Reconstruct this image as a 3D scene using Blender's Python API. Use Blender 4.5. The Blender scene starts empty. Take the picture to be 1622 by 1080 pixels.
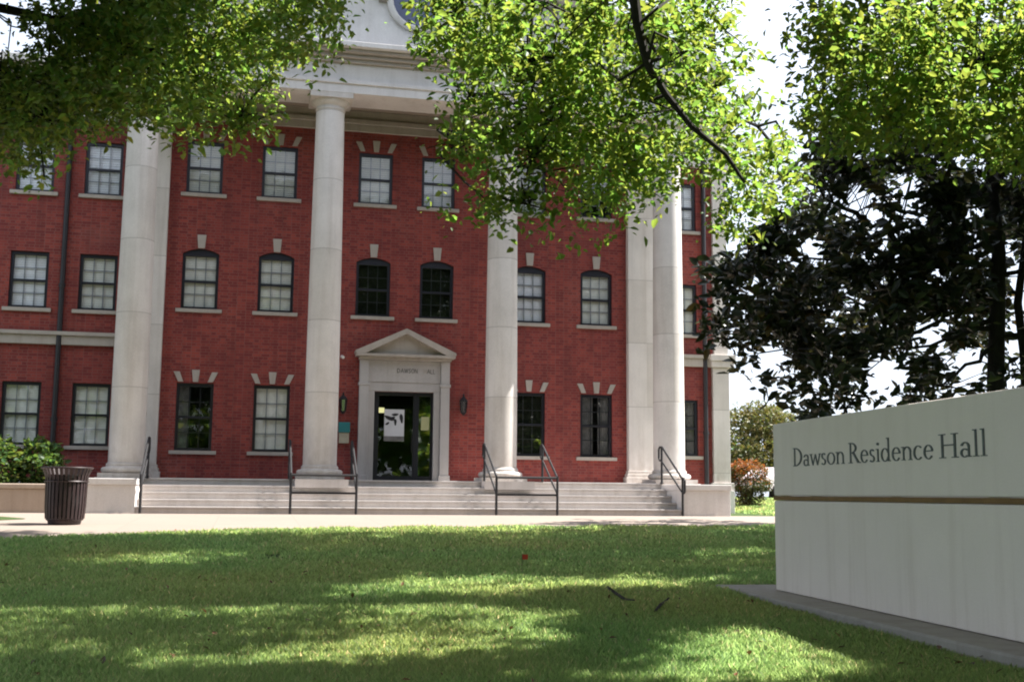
import bpy, math, random
import numpy as np
from mathutils import Vector, Matrix

R = math.radians
rng = np.random.default_rng(11)
random.seed(5)
sc = bpy.context.scene
col = sc.collection

# ------------------------------------------------------------------ camera, sky, sun, exposure
CAM = np.array([-3.9107, -30.5556, 0.4966])
F, YAW, PITCH, ROLL = 1828.8, 0.2208, 0.13164, 0.008875       # focal length in pixels of a 1622 px wide frame
FW = np.array([math.sin(YAW) * math.cos(PITCH), math.cos(YAW) * math.cos(PITCH), math.sin(PITCH)])
RT0 = np.array([math.cos(YAW), -math.sin(YAW), 0.0])
UP0 = np.cross(RT0, FW)
RT = RT0 * math.cos(ROLL) + UP0 * math.sin(ROLL)
UP = -RT0 * math.sin(ROLL) + UP0 * math.cos(ROLL)
camd = bpy.data.cameras.new("camera")
camd.sensor_width = 36.0
camd.lens = F / 1622.0 * 36.0
camd.clip_end = 3000
camo = bpy.data.objects.new("camera", camd)
col.objects.link(camo)
camo.matrix_world = Matrix(((RT[0], UP[0], -FW[0], CAM[0]), (RT[1], UP[1], -FW[1], CAM[1]),
                            (RT[2], UP[2], -FW[2], CAM[2]), (0, 0, 0, 1)))
sc.camera = camo

SUN_EL, SUN_AZ = R(55), R(90.5)                               # azimuth from +Y towards +X
SUN = np.array([math.sin(SUN_AZ) * math.cos(SUN_EL), math.cos(SUN_AZ) * math.cos(SUN_EL), math.sin(SUN_EL)])
world = bpy.data.worlds.new("World")
sc.world = world
world.use_nodes = True
wn = world.node_tree
sky = wn.nodes.new("ShaderNodeTexSky")
sky.sky_type = 'NISHITA'
sky.sun_disc = False
sky.sun_elevation = SUN_EL
sky.sun_rotation = SUN_AZ
sky.air_density = 1.0
sky.dust_density = 1.5
sky.ozone_density = 1.0
# thin bright cloud veils the sky, whitest towards the sun
tcw = wn.nodes.new("ShaderNodeTexCoord")
dv = wn.nodes.new("ShaderNodeVectorMath"); dv.operation = 'DOT_PRODUCT'
dv.inputs[1].default_value = tuple(SUN)
wn.links.new(tcw.outputs["Generated"], dv.inputs[0])
nz = wn.nodes.new("ShaderNodeTexNoise"); nz.inputs["Scale"].default_value = 2.2; nz.inputs["Detail"].default_value = 5
mpw = wn.nodes.new("ShaderNodeMapping"); mpw.inputs["Scale"].default_value = (1, 1, 2.2)
wn.links.new(tcw.outputs["Generated"], mpw.inputs[0]); wn.links.new(mpw.outputs[0], nz.inputs["Vector"])
ma = wn.nodes.new("ShaderNodeMath"); ma.operation = 'MULTIPLY_ADD'
ma.inputs[1].default_value = 0.55; ma.inputs[2].default_value = 0.22
wn.links.new(dv.outputs["Value"], ma.inputs[0])
mb_ = wn.nodes.new("ShaderNodeMath"); mb_.operation = 'MULTIPLY_ADD'; mb_.use_clamp = True
mb_.inputs[1].default_value = 0.7
wn.links.new(nz.outputs["Fac"], mb_.inputs[0]); wn.links.new(ma.outputs[0], mb_.inputs[2])
mw = wn.nodes.new("ShaderNodeMix"); mw.data_type = 'RGBA'
wn.links.new(mb_.outputs[0], mw.inputs[0]); wn.links.new(sky.outputs[0], mw.inputs[6])
mw.inputs[7].default_value = (6.9, 7.5, 8.7, 1)
wn.links.new(mw.outputs[2], wn.nodes["Background"].inputs[0])
wn.nodes["Background"].inputs[1].default_value = 0.070
sl = bpy.data.lights.new("sun", 'SUN')
sl.energy = 5.0
sl.angle = R(0.53)
sl.color = (1.0, 0.97, 0.91)
so = bpy.data.objects.new("sun", sl)
col.objects.link(so)
so.rotation_euler = Vector(SUN).to_track_quat('Z', 'Y').to_euler()
so.location = (30, 0, 40)

sc.view_settings.view_transform = 'Standard'
sc.view_settings.look = 'None'
sc.view_settings.exposure = 1.53
sc.view_settings.gamma = 1
try:
    sc.cycles.use_denoising = True
    sc.cycles.max_bounces = 8
    sc.cycles.transparent_max_bounces = 12
    sc.cycles.transmission_bounces = 6
    sc.cycles.filter_width = 2.0
    sc.cycles.caustics_reflective = False
    sc.cycles.caustics_refractive = False
except Exception:
    pass


def at(px, py, dep):
    """the point seen at photo pixel (px, py), dep metres deep"""
    return CAM + (FW * F + RT * (px - 811) - UP * (py - 540)) * (dep / F)


def pix(p):
    d = np.asarray(p) - CAM
    z = d @ FW
    return 811 + F * (d @ RT) / z, 540 - F * (d @ UP) / z, z


def camspace(l, d, z):
    """a point l metres right and d metres ahead of the camera, at height z"""
    return np.array([CAM[0] + l * math.cos(YAW) + d * math.sin(YAW), CAM[1] - l * math.sin(YAW) + d * math.cos(YAW), z])


# ------------------------------------------------------------------ helpers
def tag(o, label=None, cat=None, group=None, kind=None):
    if label: o["label"] = label
    if cat: o["category"] = cat
    if group: o["group"] = group
    if kind: o["kind"] = kind
    return o


def empty(name, loc=(0, 0, 0), rz=0.0):
    o = bpy.data.objects.new(name, None)
    o.empty_display_size = 0.3
    o.location = loc
    o.rotation_euler = (0, 0, rz)
    col.objects.link(o)
    return o


class MB:
    def __init__(self):
        self.v, self.f = [], []

    def add(self, vs, fs):
        n = len(self.v)
        self.v += [tuple(map(float, p)) for p in vs]
        self.f += [tuple(n + i for i in f) for f in fs]
        return self

    def box(self, x0, y0, z0, x1, y1, z1):
        vs = [(x0, y0, z0), (x1, y0, z0), (x1, y1, z0), (x0, y1, z0), (x0, y0, z1), (x1, y0, z1), (x1, y1, z1), (x0, y1, z1)]
        return self.add(vs, [(0, 3, 2, 1), (4, 5, 6, 7), (0, 1, 5, 4), (1, 2, 6, 5), (2, 3, 7, 6), (3, 0, 4, 7)])

    def prism(self, pts, y0, y1):
        """outline in the XZ plane (counter-clockwise seen from -Y), extruded along Y"""
        n = len(pts)
        vs = [(p[0], y0, p[1]) for p in pts] + [(p[0], y1, p[1]) for p in pts]
        fs = [tuple(range(n)), tuple(range(2 * n - 1, n - 1, -1))]
        fs += [(i, n + i, n + (i + 1) % n, (i + 1) % n) for i in range(n)]
        return self.add(vs, fs)

    def prismx(self, pts, x0, x1):
        n = len(pts)
        vs = [(x0, p[0], p[1]) for p in pts] + [(x1, p[0], p[1]) for p in pts]
        fs = [tuple(range(n)), tuple(range(2 * n - 1, n - 1, -1))]
        fs += [(i, n + i, n + (i + 1) % n, (i + 1) % n) for i in range(n)]
        return self.add(vs, fs)

    def lathe(self, prof, c=(0, 0), seg=32, cap=True):
        vs, fs = [], []
        m = len(prof)
        for r, z in prof:
            for k in range(seg):
                a = 2 * math.pi * k / seg
                vs.append((c[0] + r * math.cos(a), c[1] + r * math.sin(a), z))
        for i in range(m - 1):
            for k in range(seg):
                k2 = (k + 1) % seg
                fs.append((i * seg + k, i * seg + k2, (i + 1) * seg + k2, (i + 1) * seg + k))
        if cap:
            fs.append(tuple(range(seg - 1, -1, -1)))
            fs.append(tuple((m - 1) * seg + k for k in range(seg)))
        return self.add(vs, fs)

    def tube(self, pts, rad, seg=8, cap=True):
        pts = [np.array(p, float) for p in pts]
        if not hasattr(rad, '__len__'): rad = [rad] * len(pts)
        vs, fs = [], []
        ref = None
        for i, p in enumerate(pts):
            t = pts[min(i + 1, len(pts) - 1)] - pts[max(i - 1, 0)]
            t = t / (np.linalg.norm(t) + 1e-9)
            if ref is None:
                ref = np.array([0, 0, 1.0]) if abs(t[2]) < 0.9 else np.array([1.0, 0, 0])
            a = np.cross(t, ref); a /= np.linalg.norm(a) + 1e-9
            b = np.cross(a, t)
            ref = b
            for k in range(seg):
                w = 2 * math.pi * k / seg
                vs.append(p + rad[i] * (a * math.cos(w) + b * math.sin(w)))
        for i in range(len(pts) - 1):
            for k in range(seg):
                k2 = (k + 1) % seg
                fs.append((i * seg + k, i * seg + k2, (i + 1) * seg + k2, (i + 1) * seg + k))
        if cap:
            fs.append(tuple(range(seg - 1, -1, -1)))
            fs.append(tuple((len(pts) - 1) * seg + k for k in range(seg)))
        return self.add(vs, fs)

    def build(self, name, mat, parent=None, smooth=False, bevel=0.0, fix=True):
        me = bpy.data.meshes.new(name)
        me.from_pydata(self.v, [], self.f)
        if fix:
            import bmesh
            bm = bmesh.new(); bm.from_mesh(me)
            bmesh.ops.recalc_face_normals(bm, faces=bm.faces)
            bm.to_mesh(me); bm.free()
        me.materials.append(mat)
        if smooth:
            me.polygons.foreach_set("use_smooth", [True] * len(me.polygons))
            try:
                me.set_sharp_from_angle(angle=R(40))
            except Exception:
                pass
        o = bpy.data.objects.new(name, me)
        col.objects.link(o)
        if parent: o.parent = parent
        if bevel:
            b = o.modifiers.new("bevel", 'BEVEL')
            b.width = bevel; b.segments = 2; b.limit_method = 'ANGLE'
        return o


def copy_tree(o, parent=None):
    c = o.copy()
    col.objects.link(c)
    c.parent = parent
    for ch in list(o.children):
        copy_tree(ch, c)
    return c


def big_mesh(name, V, quads, mat, parent=None, colors=None, tris=None):
    """fast mesh from numpy arrays"""
    me = bpy.data.meshes.new(name)
    V = np.asarray(V, np.float32)
    Q = np.asarray(quads if quads is not None else tris, np.int32)
    k = Q.shape[1]
    me.vertices.add(len(V)); me.vertices.foreach_set("co", V.ravel())
    me.loops.add(Q.size); me.loops.foreach_set("vertex_index", Q.ravel())
    me.polygons.add(len(Q))
    me.polygons.foreach_set("loop_start", np.arange(0, Q.size, k, dtype=np.int32))
    me.polygons.foreach_set("loop_total", np.full(len(Q), k, np.int32))
    me.update(calc_edges=True)
    if colors is not None:
        a = me.color_attributes.new("tint", 'FLOAT_COLOR', 'POINT')
        c4 = np.ones((len(V), 4), np.float32); c4[:, :3] = colors
        a.data.foreach_set("color", c4.ravel())
    me.materials.append(mat)
    o = bpy.data.objects.new(name, me)
    col.objects.link(o)
    if parent: o.parent = parent
    return o


# ------------------------------------------------------------------ materials
def new_mat(name):
    m = bpy.data.materials.new(name)
    m.use_nodes = True
    return m, m.node_tree.nodes, m.node_tree.links, m.node_tree.nodes["Principled BSDF"]


def noise(nt, scale, detail=4, rough=0.55, vec=None):
    n = nt.nodes.new("ShaderNodeTexNoise")
    n.inputs["Scale"].default_value = scale
    n.inputs["Detail"].default_value = detail
    n.inputs["Roughness"].default_value = rough
    if vec is not None: nt.links.new(vec, n.inputs["Vector"])
    return n.outputs["Fac"]


def pos(nt, scale=(1, 1, 1)):
    g = nt.nodes.new("ShaderNodeNewGeometry")
    m = nt.nodes.new("ShaderNodeVectorMath"); m.operation = 'MULTIPLY'
    m.inputs[1].default_value = scale
    nt.links.new(g.outputs["Position"], m.inputs[0])
    return m.outputs[0]


def ramp(nt, fac, stops):
    r = nt.nodes.new("ShaderNodeValToRGB")
    e = r.color_ramp.elements
    while len(e) < len(stops): e.new(0.5)
    for i, (p, c) in enumerate(stops):
        e[i].position = p
        e[i].color = (*c, 1) if len(c) == 3 else c
    nt.links.new(fac, r.inputs[0])
    return r.outputs[0]


def mixc(nt, fac, a, b, mode='MIX'):
    m = nt.nodes.new("ShaderNodeMix"); m.data_type = 'RGBA'; m.blend_type = mode
    for v, i in ((fac, 0), (a, 6), (b, 7)):
        if isinstance(v, (int, float)): m.inputs[i].default_value = v
        elif isinstance(v, tuple): m.inputs[i].default_value = (*v, 1)
        else: nt.links.new(v, m.inputs[i])
    return m.outputs[2]


def bump(nt, b, h, strength=0.3, dist=0.01):
    n = nt.nodes.new("ShaderNodeBump")
    n.inputs["Strength"].default_value = strength
    n.inputs["Distance"].default_value = dist
    nt.links.new(h, n.inputs["Height"])
    nt.links.new(n.outputs[0], b.inputs["Normal"])


def plain(name, c, rough=0.6, metal=0.0, var=0.12, scale=6.0):
    m, n, l, b = new_mat(name)
    nt = m.node_tree
    f = noise(nt, scale, 5, 0.6, pos(nt))
    lo = tuple(x * (1 - var) for x in c); hi = tuple(min(1, x * (1 + var)) for x in c)
    l.new(ramp(nt, f, [(0.3, lo), (0.7, hi)]), b.inputs["Base Color"])
    b.inputs["Roughness"].default_value = rough
    b.inputs["Metallic"].default_value = metal
    return m


def stone_mat(name, c, stain=(0.6, 0.55, 0.5), streak=0.35, rough=0.85):
    m, n, l, b = new_mat(name)
    nt = m.node_tree
    fine = noise(nt, 30, 6, 0.7, pos(nt))
    big = noise(nt, 1.3, 4, 0.6, pos(nt))
    st = noise(nt, 1.0, 5, 0.6, pos(nt, (5, 5, 0.35)))
    c0 = ramp(nt, big, [(0.3, tuple(x * 0.86 for x in c)), (0.7, tuple(min(1, x * 1.08) for x in c))])
    c1 = mixc(nt, ramp(nt, st, [(0.48, (0, 0, 0)), (0.75, (streak,) * 3)]), c0, mixc(nt, 1.0, c0, stain, 'MULTIPLY'))
    c2 = mixc(nt, 0.25, c1, ramp(nt, fine, [(0.3, tuple(x * 0.7 for x in c)), (0.7, tuple(min(1, x * 1.25) for x in c))]))
    l.new(c2, b.inputs["Base Color"])
    b.inputs["Roughness"].default_value = rough
    bump(nt, b, fine, 0.15, 0.01)
    return m


def column_mat():
    m = stone_mat("column_limestone", (0.71, 0.665, 0.635), streak=0.5)
    nt = m.node_tree; l = nt.links; b = nt.nodes["Principled BSDF"]
    g = nt.nodes.new("ShaderNodeNewGeometry")
    sp = nt.nodes.new("ShaderNodeSeparateXYZ"); l.new(g.outputs["Position"], sp.inputs[0])
    d = nt.nodes.new("ShaderNodeMath"); d.operation = 'MULTIPLY_ADD'
    d.inputs[1].default_value = 1 / 1.78; d.inputs[2].default_value = -1.16 / 1.78 + 0.02
    l.new(sp.outputs[2], d.inputs[0])
    fr = nt.nodes.new("ShaderNodeMath"); fr.operation = 'FRACT'; l.new(d.outputs[0], fr.inputs[0])
    fl = nt.nodes.new("ShaderNodeMath"); fl.operation = 'FLOOR'; l.new(d.outputs[0], fl.inputs[0])
    xx = nt.nodes.new("ShaderNodeMath"); xx.operation = 'MULTIPLY_ADD'; xx.inputs[1].default_value = 0.37
    l.new(sp.outputs[0], xx.inputs[0]); l.new(fl.outputs[0], xx.inputs[2])
    rx_ = nt.nodes.new("ShaderNodeMath"); rx_.operation = 'ROUND'; l.new(xx.outputs[0], rx_.inputs[0])
    wnz = nt.nodes.new("ShaderNodeTexWhiteNoise"); wnz.noise_dimensions = '1D'; l.new(rx_.outputs[0], wnz.inputs["W"])
    src = b.inputs["Base Color"].links[0].from_socket
    c = mixc(nt, 1.0, src, ramp(nt, wnz.outputs["Value"], [(0, (0.86, 0.85, 0.83)), (1, (1, 1, 1))]), 'MULTIPLY')
    c = mixc(nt, ramp(nt, fr.outputs[0], [(0.0, (.55,) * 3), (0.009, (.55,) * 3), (0.012, (0, 0, 0))]), c, (0.25, 0.22, 0.2))
    mr = nt.nodes.new("ShaderNodeMapRange"); mr.inputs[1].default_value = 0.75; mr.inputs[2].default_value = 2.1
    mr.inputs[3].default_value = 0.8; mr.inputs[4].default_value = 0.0
    l.new(sp.outputs[2], mr.inputs[0])
    gn = ramp(nt, noise(nt, 3.0, 6, 0.7, pos(nt, (1.5, 1.5, .7))), [(0.35, (0, 0, 0)), (0.65, (1, 1, 1))])
    c = mixc(nt, mixc(nt, 1.0, mr.outputs[0], gn, 'MULTIPLY'), c, (0.36, 0.30, 0.26))
    l.new(c, b.inputs["Base Color"])
    return m


def brick_mat():
    m, n, l, b = new_mat("red_brick")
    nt = m.node_tree
    g = nt.nodes.new("ShaderNodeNewGeometry")
    s = nt.nodes.new("ShaderNodeSeparateXYZ"); l.new(g.outputs["Position"], s.inputs[0])
    ad = nt.nodes.new("ShaderNodeMath"); ad.operation = 'ADD'
    l.new(s.outputs[0], ad.inputs[0]); l.new(s.outputs[1], ad.inputs[1])
    c = nt.nodes.new("ShaderNodeCombineXYZ"); l.new(ad.outputs[0], c.inputs[0]); l.new(s.outputs[2], c.inputs[1])
    t = nt.nodes.new("ShaderNodeTexBrick")
    t.offset = 0.5; t.squash = 0.55; t.squash_frequency = 2
    t.inputs["Scale"].default_value = 1.0
    t.inputs["Brick Width"].default_value = 0.22
    t.inputs["Row Height"].default_value = 0.075
    t.inputs["Mortar Size"].default_value = 0.007
    t.inputs["Mortar Smooth"].default_value = 0.2
    t.inputs["Bias"].default_value = -0.1
    t.inputs["Color1"].default_value = (0.178, 0.026, 0.022, 1)
    t.inputs["Color2"].default_value = (0.335, 0.060, 0.042, 1)
    t.inputs["Mortar"].default_value = (0.235, 0.10, 0.09, 1)
    l.new(c.outputs[0], t.inputs["Vector"])
    big = noise(nt, 0.8, 5, 0.65, pos(nt))
    c1 = mixc(nt, ramp(nt, big, [(0.35, (0, 0, 0)), (0.7, (0.5,) * 3)]), t.outputs["Color"], (0.145, 0.024, 0.025))
    spk = noise(nt, 9, 3, 0.8, pos(nt))
    c2 = mixc(nt, ramp(nt, spk, [(0.6, (0, 0, 0)), (0.72, (0.45,) * 3)]), c1, (0.30, 0.085, 0.07))
    stv = noise(nt, 1.0, 5, 0.65, pos(nt, (2.6, 2.6, 0.22)))
    c2 = mixc(nt, ramp(nt, stv, [(0.5, (0, 0, 0)), (0.75, (0.5,) * 3)]), c2, (0.085, 0.022, 0.02))
    eff = noise(nt, 0.45, 6, 0.7, pos(nt))
    c2 = mixc(nt, ramp(nt, eff, [(0.55, (0, 0, 0)), (0.8, (0.28,) * 3)]), c2, (0.34, 0.16, 0.13))
    l.new(c2, b.inputs["Base Color"])
    b.inputs["Roughness"].default_value = 0.9
    bump(nt, b, t.outputs["Fac"], -0.3, 0.006)
    return m


def glass_mat(name="window_glass", boost=1.6, tint=(0.98, 0.99, 1.0)):
    m, n, l, b = new_mat(name)
    nt = m.node_tree
    n.remove(b)
    out = n["Material Output"]
    tr = n.new("ShaderNodeBsdfTransparent"); tr.inputs[0].default_value = (*tint, 1)
    gl = n.new("ShaderNodeBsdfGlossy"); gl.inputs["Roughness"].default_value = 0.02
    ge = n.new("ShaderNodeNewGeometry")
    dt = n.new("ShaderNodeVectorMath"); dt.operation = 'DOT_PRODUCT'
    l.new(ge.outputs["Incoming"], dt.inputs[0]); l.new(ge.outputs["True Normal"], dt.inputs[1])
    def mth(op, a, b_):
        q = n.new("ShaderNodeMath"); q.operation = op
        for i, v in ((0, a), (1, b_)):
            if v is None: continue
            if isinstance(v, (int, float)): q.inputs[i].default_value = v
            else: l.new(v, q.inputs[i])
        return q.outputs[0]
    c_ = mth('ABSOLUTE', dt.outputs["Value"], None)
    sch = mth('POWER', mth('SUBTRACT', 1.0, c_), 5.0)
    mu_ = mth('MINIMUM', mth('ADD', mth('MULTIPLY', sch, 0.94), 0.055 * boost), 1.0)
    bp = n.new("ShaderNodeBump"); bp.inputs["Strength"].default_value = 0.05; bp.inputs["Distance"].default_value = 0.02
    l.new(noise(nt, 1.5, 2, 0.5, pos(nt)), bp.inputs["Height"])
    l.new(bp.outputs[0], gl.inputs["Normal"])
    mx = n.new("ShaderNodeMixShader")
    l.new(mu_, mx.inputs[0]); l.new(tr.outputs[0], mx.inputs[1]); l.new(gl.outputs[0], mx.inputs[2])
    l.new(mx.outputs[0], out.inputs[0])
    return m


def leaf_mat(name, diff, trans, tw=0.45, gloss=0.35, rough=0.45):
    m, n, l, b = new_mat(name)
    nt = m.node_tree
    out = n["Material Output"]
    a = n.new("ShaderNodeVertexColor"); a.layer_name = "tint"
    l.new(mixc(nt, 1.0, a.outputs[0], diff, 'MULTIPLY'), b.inputs["Base Color"])
    b.inputs["Roughness"].default_value = rough
    b.inputs["Specular IOR Level"].default_value = gloss
    t = n.new("ShaderNodeBsdfTranslucent")
    l.new(mixc(nt, 1.0, a.outputs[0], trans, 'MULTIPLY'), t.inputs[0])
    mx = n.new("ShaderNodeMixShader"); mx.inputs[0].default_value = tw
    l.new(b.outputs[0], mx.inputs[1]); l.new(t.outputs[0], mx.inputs[2])
    l.new(mx.outputs[0], out.inputs[0])
    return m


def bark_mat(name, c):
    m, n, l, b = new_mat(name)
    nt = m.node_tree
    f = noise(nt, 12, 6, 0.7, pos(nt, (1, 1, 0.25)))
    l.new(ramp(nt, f, [(0.3, tuple(x * 0.5 for x in c)), (0.7, tuple(x * 1.3 for x in c))]), b.inputs["Base Color"])
    b.inputs["Roughness"].default_value = 0.95
    bump(nt, b, f, 0.6, 0.02)
    return m


def ground_mat():
    m, n, l, b = new_mat("lawn_soil_and_grass")
    nt = m.node_tree
    f = noise(nt, 0.5, 5, 0.6, pos(nt))
    f2 = noise(nt, 40, 4, 0.7, pos(nt))
    c1 = ramp(nt, f, [(0.3, (0.055, 0.085, 0.03)), (0.62, (0.07, 0.10, 0.035)), (0.8, (0.12, 0.105, 0.06))])
    c2 = mixc(nt, 0.5, c1, ramp(nt, f2, [(0.3, (0.03, 0.05, 0.015)), (0.7, (0.11, 0.15, 0.06))]))
    l.new(c2, b.inputs["Base Color"])
    b.inputs["Roughness"].default_value = 0.95
    b.inputs["Specular IOR Level"].default_value = 0.1
    bump(nt, b, f2, 0.8, 0.03)
    return m


def path_mat():
    m, n, l, b = new_mat("pink_concrete_paving")
    nt = m.node_tree
    p = pos(nt)
    t = nt.nodes.new("ShaderNodeTexBrick")
    t.offset = 0.0
    t.inputs["Scale"].default_value = 1.0
    t.inputs["Brick Width"].default_value = 1.5
    t.inputs["Row Height"].default_value = 1.5
    t.inputs["Mortar Size"].default_value = 0.012
    t.inputs["Color1"].default_value = (0.275, 0.22, 0.18, 1)
    t.inputs["Color2"].default_value = (0.255, 0.205, 0.17, 1)
    t.inputs["Mortar"].default_value = (0.22, 0.18, 0.15, 1)
    l.new(p, t.inputs["Vector"])
    f = noise(nt, 2.0, 6, 0.7, p)
    g = noise(nt, 60, 3, 0.7, p)
    c = mixc(nt, ramp(nt, f, [(0.35, (0, 0, 0)), (0.75, (0.4,) * 3)]), t.outputs["Color"], (0.23, 0.175, 0.15))
    c = mixc(nt, 0.2, c, ramp(nt, g, [(0.3, (0.16, 0.125, 0.105)), (0.7, (0.38, 0.31, 0.26))]))
    l.new(c, b.inputs["Base Color"])
    b.inputs["Roughness"].default_value = 0.9
    return m


def sign_mat():
    m, n, l, b = new_mat("painted_cream_stucco")
    nt = m.node_tree
    tc = nt.nodes.new("ShaderNodeTexCoord")
    mp = nt.nodes.new("ShaderNodeMapping"); mp.inputs["Scale"].default_value = (7, 7, 0.5)
    l.new(tc.outputs["Object"], mp.inputs[0])
    st = noise(nt, 1.0, 5, 0.6, mp.outputs[0])
    sp = nt.nodes.new("ShaderNodeSeparateXYZ"); l.new(tc.outputs["Object"], sp.inputs[0])
    low = ramp(nt, sp.outputs[2], [(0.0, (1, 1, 1)), (0.9, (0.35,) * 3)])          # splash stains gather low on the wall
    fine = noise(nt, 70, 5, 0.7, tc.outputs["Object"])
    blot = noise(nt, 2.2, 5, 0.65, tc.outputs["Object"])
    base = ramp(nt, blot, [(0.3, (0.85, 0.745, 0.67)), (0.7, (0.90, 0.79, 0.715))])
    k = mixc(nt, 1.0, ramp(nt, st, [(0.48, (0, 0, 0)), (0.75, (0.36,) * 3)]), low, 'MULTIPLY')
    c = mixc(nt, k, base, (0.5, 0.38, 0.29))
    c = mixc(nt, 0.12, c, ramp(nt, fine, [(0.35, (0.5, 0.48, 0.43)), (0.65, (0.85, 0.83, 0.78))]))
    l.new(c, b.inputs["Base Color"])
    b.inputs["Roughness"].default_value = 0.85
    bump(nt, b, fine, 0.2, 0.004)
    return m


M = dict(
    brick=brick_mat(),
    stone=stone_mat("pale_limestone", (0.69, 0.655, 0.635)),
    column=column_mat(),
    trim=stone_mat("weathered_trim_stone", (0.42, 0.375, 0.335), streak=0.5),
    soffit=plain("painted_soffit", (0.30, 0.24, 0.2), 0.8),
    step=stone_mat("step_concrete", (0.52, 0.48, 0.46), streak=0.55),
    planter=stone_mat("tan_planter_stone", (0.42, 0.33, 0.26), streak=0.6),
    frame=plain("dark_window_frame", (0.012, 0.012, 0.02), 0.4),
    muntin=plain("grey_muntin", (0.24, 0.25, 0.28), 0.5),
    blind=plain("white_blind", (0.88, 0.89, 0.92), 0.8, var=0.06, scale=3),
    blindw=plain("cream_blind", (0.82, 0.82, 0.75), 0.8, var=0.1, scale=3),
    shade=plain("green_grey_reflection", (0.075, 0.09, 0.06), 0.9, var=0.5, scale=2.5),  # paints a soft green reflection behind the dark panes
    curtain=plain("grey_curtain", (0.16, 0.155, 0.15), 0.9, var=0.4, scale=5),
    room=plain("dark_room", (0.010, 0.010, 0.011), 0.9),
    glass=glass_mat(),
    glassdark=glass_mat("dark_glass", 4.6, (0.45, 0.47, 0.45)),
    iron=plain("black_iron", (0.010, 0.009, 0.011), 0.75, var=0.3, scale=20),
    downpipe=plain("dark_downpipe", (0.02, 0.018, 0.022), 0.5, var=0.2),
    blue=plain("blue_round_window", (0.07, 0.085, 0.16), 0.25, var=0.25, scale=2),
    ground=ground_mat(),
    path=path_mat(),
    doorstone=stone_mat("grey_door_stone", (0.45, 0.425, 0.415), streak=0.5),
    sign=sign_mat(),
    bronze=plain("bronze_strip", (0.21, 0.125, 0.045), 0.5, 0.3, var=0.2, scale=8),
    letter=plain("patinated_dark_metal", (0.10, 0.115, 0.115), 0.55, 0.1, var=0.25, scale=30),
    pad=stone_mat("sign_footing_concrete", (0.36, 0.325, 0.29), streak=0.6),
    can=plain("dark_brown_steel", (0.035, 0.021, 0.022), 0.45, 0.2, var=0.2, scale=10),
    canblack=plain("black_liner", (0.008, 0.008, 0.008), 0.6),
    roof=plain("dark_roof", (0.10, 0.09, 0.085), 0.9),
    teal=plain("teal_plaque", (0.02, 0.17, 0.18), 0.5),
    beige=plain("beige_box", (0.40, 0.36, 0.27), 0.6),
    paper=plain("white_paper", (0.62, 0.62, 0.65), 0.7, var=0.05),
    yellowpaper=plain("yellow_paper", (0.52, 0.52, 0.28), 0.7, var=0.08),
    ink=plain("black_ink", (0.015, 0.015, 0.02), 0.7),
    white=plain("white_plastic", (0.75, 0.75, 0.75), 0.4, var=0.04),
    red=plain("red_plastic", (0.55, 0.05, 0.02), 0.5),
    bark=bark_mat("dark_bark", (0.035, 0.028, 0.024)),
    barkm=bark_mat("smooth_dark_bark", (0.04, 0.036, 0.036)),
    leaf=leaf_mat("spring_leaves", (0.042, 0.09, 0.024), (0.34, 0.50, 0.075), 0.5),
    leafup=leaf_mat("darkened_upper_leaves", (0.018, 0.042, 0.010), (0.06, 0.11, 0.015), 0.08),  # same leaves coloured darker and more opaque to deepen the shade cast below
    litter=leaf_mat("dry_brown_leaves", (0.16, 0.085, 0.04), (0.15, 0.08, 0.03), 0.15),
    leafdark=leaf_mat("glossy_dark_leaves", (0.017, 0.026, 0.017), (0.045, 0.06, 0.02), 0.22, 0.5, 0.35),
    leafolive=leaf_mat("olive_leaves", (0.13, 0.13, 0.05), (0.22, 0.22, 0.05), 0.3),
    leafred=leaf_mat("red_tipped_leaves", (0.11, 0.075, 0.03), (0.22, 0.13, 0.04), 0.3),
    leafshrub=leaf_mat("broad_shrub_leaves", (0.04, 0.085, 0.025), (0.20, 0.30, 0.05), 0.38),
    blade=leaf_mat("grass_blades_green", (0.12, 0.205, 0.072), (0.54, 0.72, 0.23), 0.5, 0.25, 0.5),
    carpaint=plain("white_car_paint", (0.7, 0.62, 0.62), 0.25, var=0.03),
    tyre=plain("tyre_rubber", (0.02, 0.02, 0.02), 0.8),
    chrome=plain("wheel_alloy", (0.5, 0.5, 0.5), 0.3, 0.8),
)
# a lit lamp is seen through the door glass
lm, ln, ll, lb = new_mat("lit_lamp_panel")
lb.inputs["Base Color"].default_value = (0.8, 0.8, 0.5, 1)
lb.inputs["Emission Color"].default_value = (1.0, 0.95, 0.45, 1)
lb.inputs["Emission Strength"].default_value = 0.3
M['lamp'] = lm


# ------------------------------------------------------------------ ground, walk
def terrain(x, y):
    x = np.asarray(x, float); y = np.asarray(y, float)
    t = np.clip((-5.0 - y) / 17.0, 0, 1)
    t = t - 0.08 * np.sin(2 * np.pi * t) * 0.5
    z = -0.5 * t
    a = np.clip((x - 8) / 3, 0, 1); c = np.clip((y + 3) / 12, 0, 1)
    z = z + 0.36 * (a * a * (3 - 2 * a)) * (c * c * (3 - 2 * c))
    return z


def ground_hit(px, py):
    d = FW * F + RT * (px - 811) - UP * (py - 540)
    lo, hi = 3.0 / F, 80.0 / F
    for _ in range(50):
        t = 0.5 * (lo + hi)
        p = CAM + d * t
        if p[2] > terrain(p[0], p[1]): lo = t
        else: hi = t
    return CAM + d * lo


def axis(lo, hi, f0, f1, fine, coarse):
    a = list(np.arange(lo, f0, coarse)) + list(np.arange(f0, f1, fine)) + list(np.arange(f1, hi + 1, coarse))
    return np.array(a)


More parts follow.
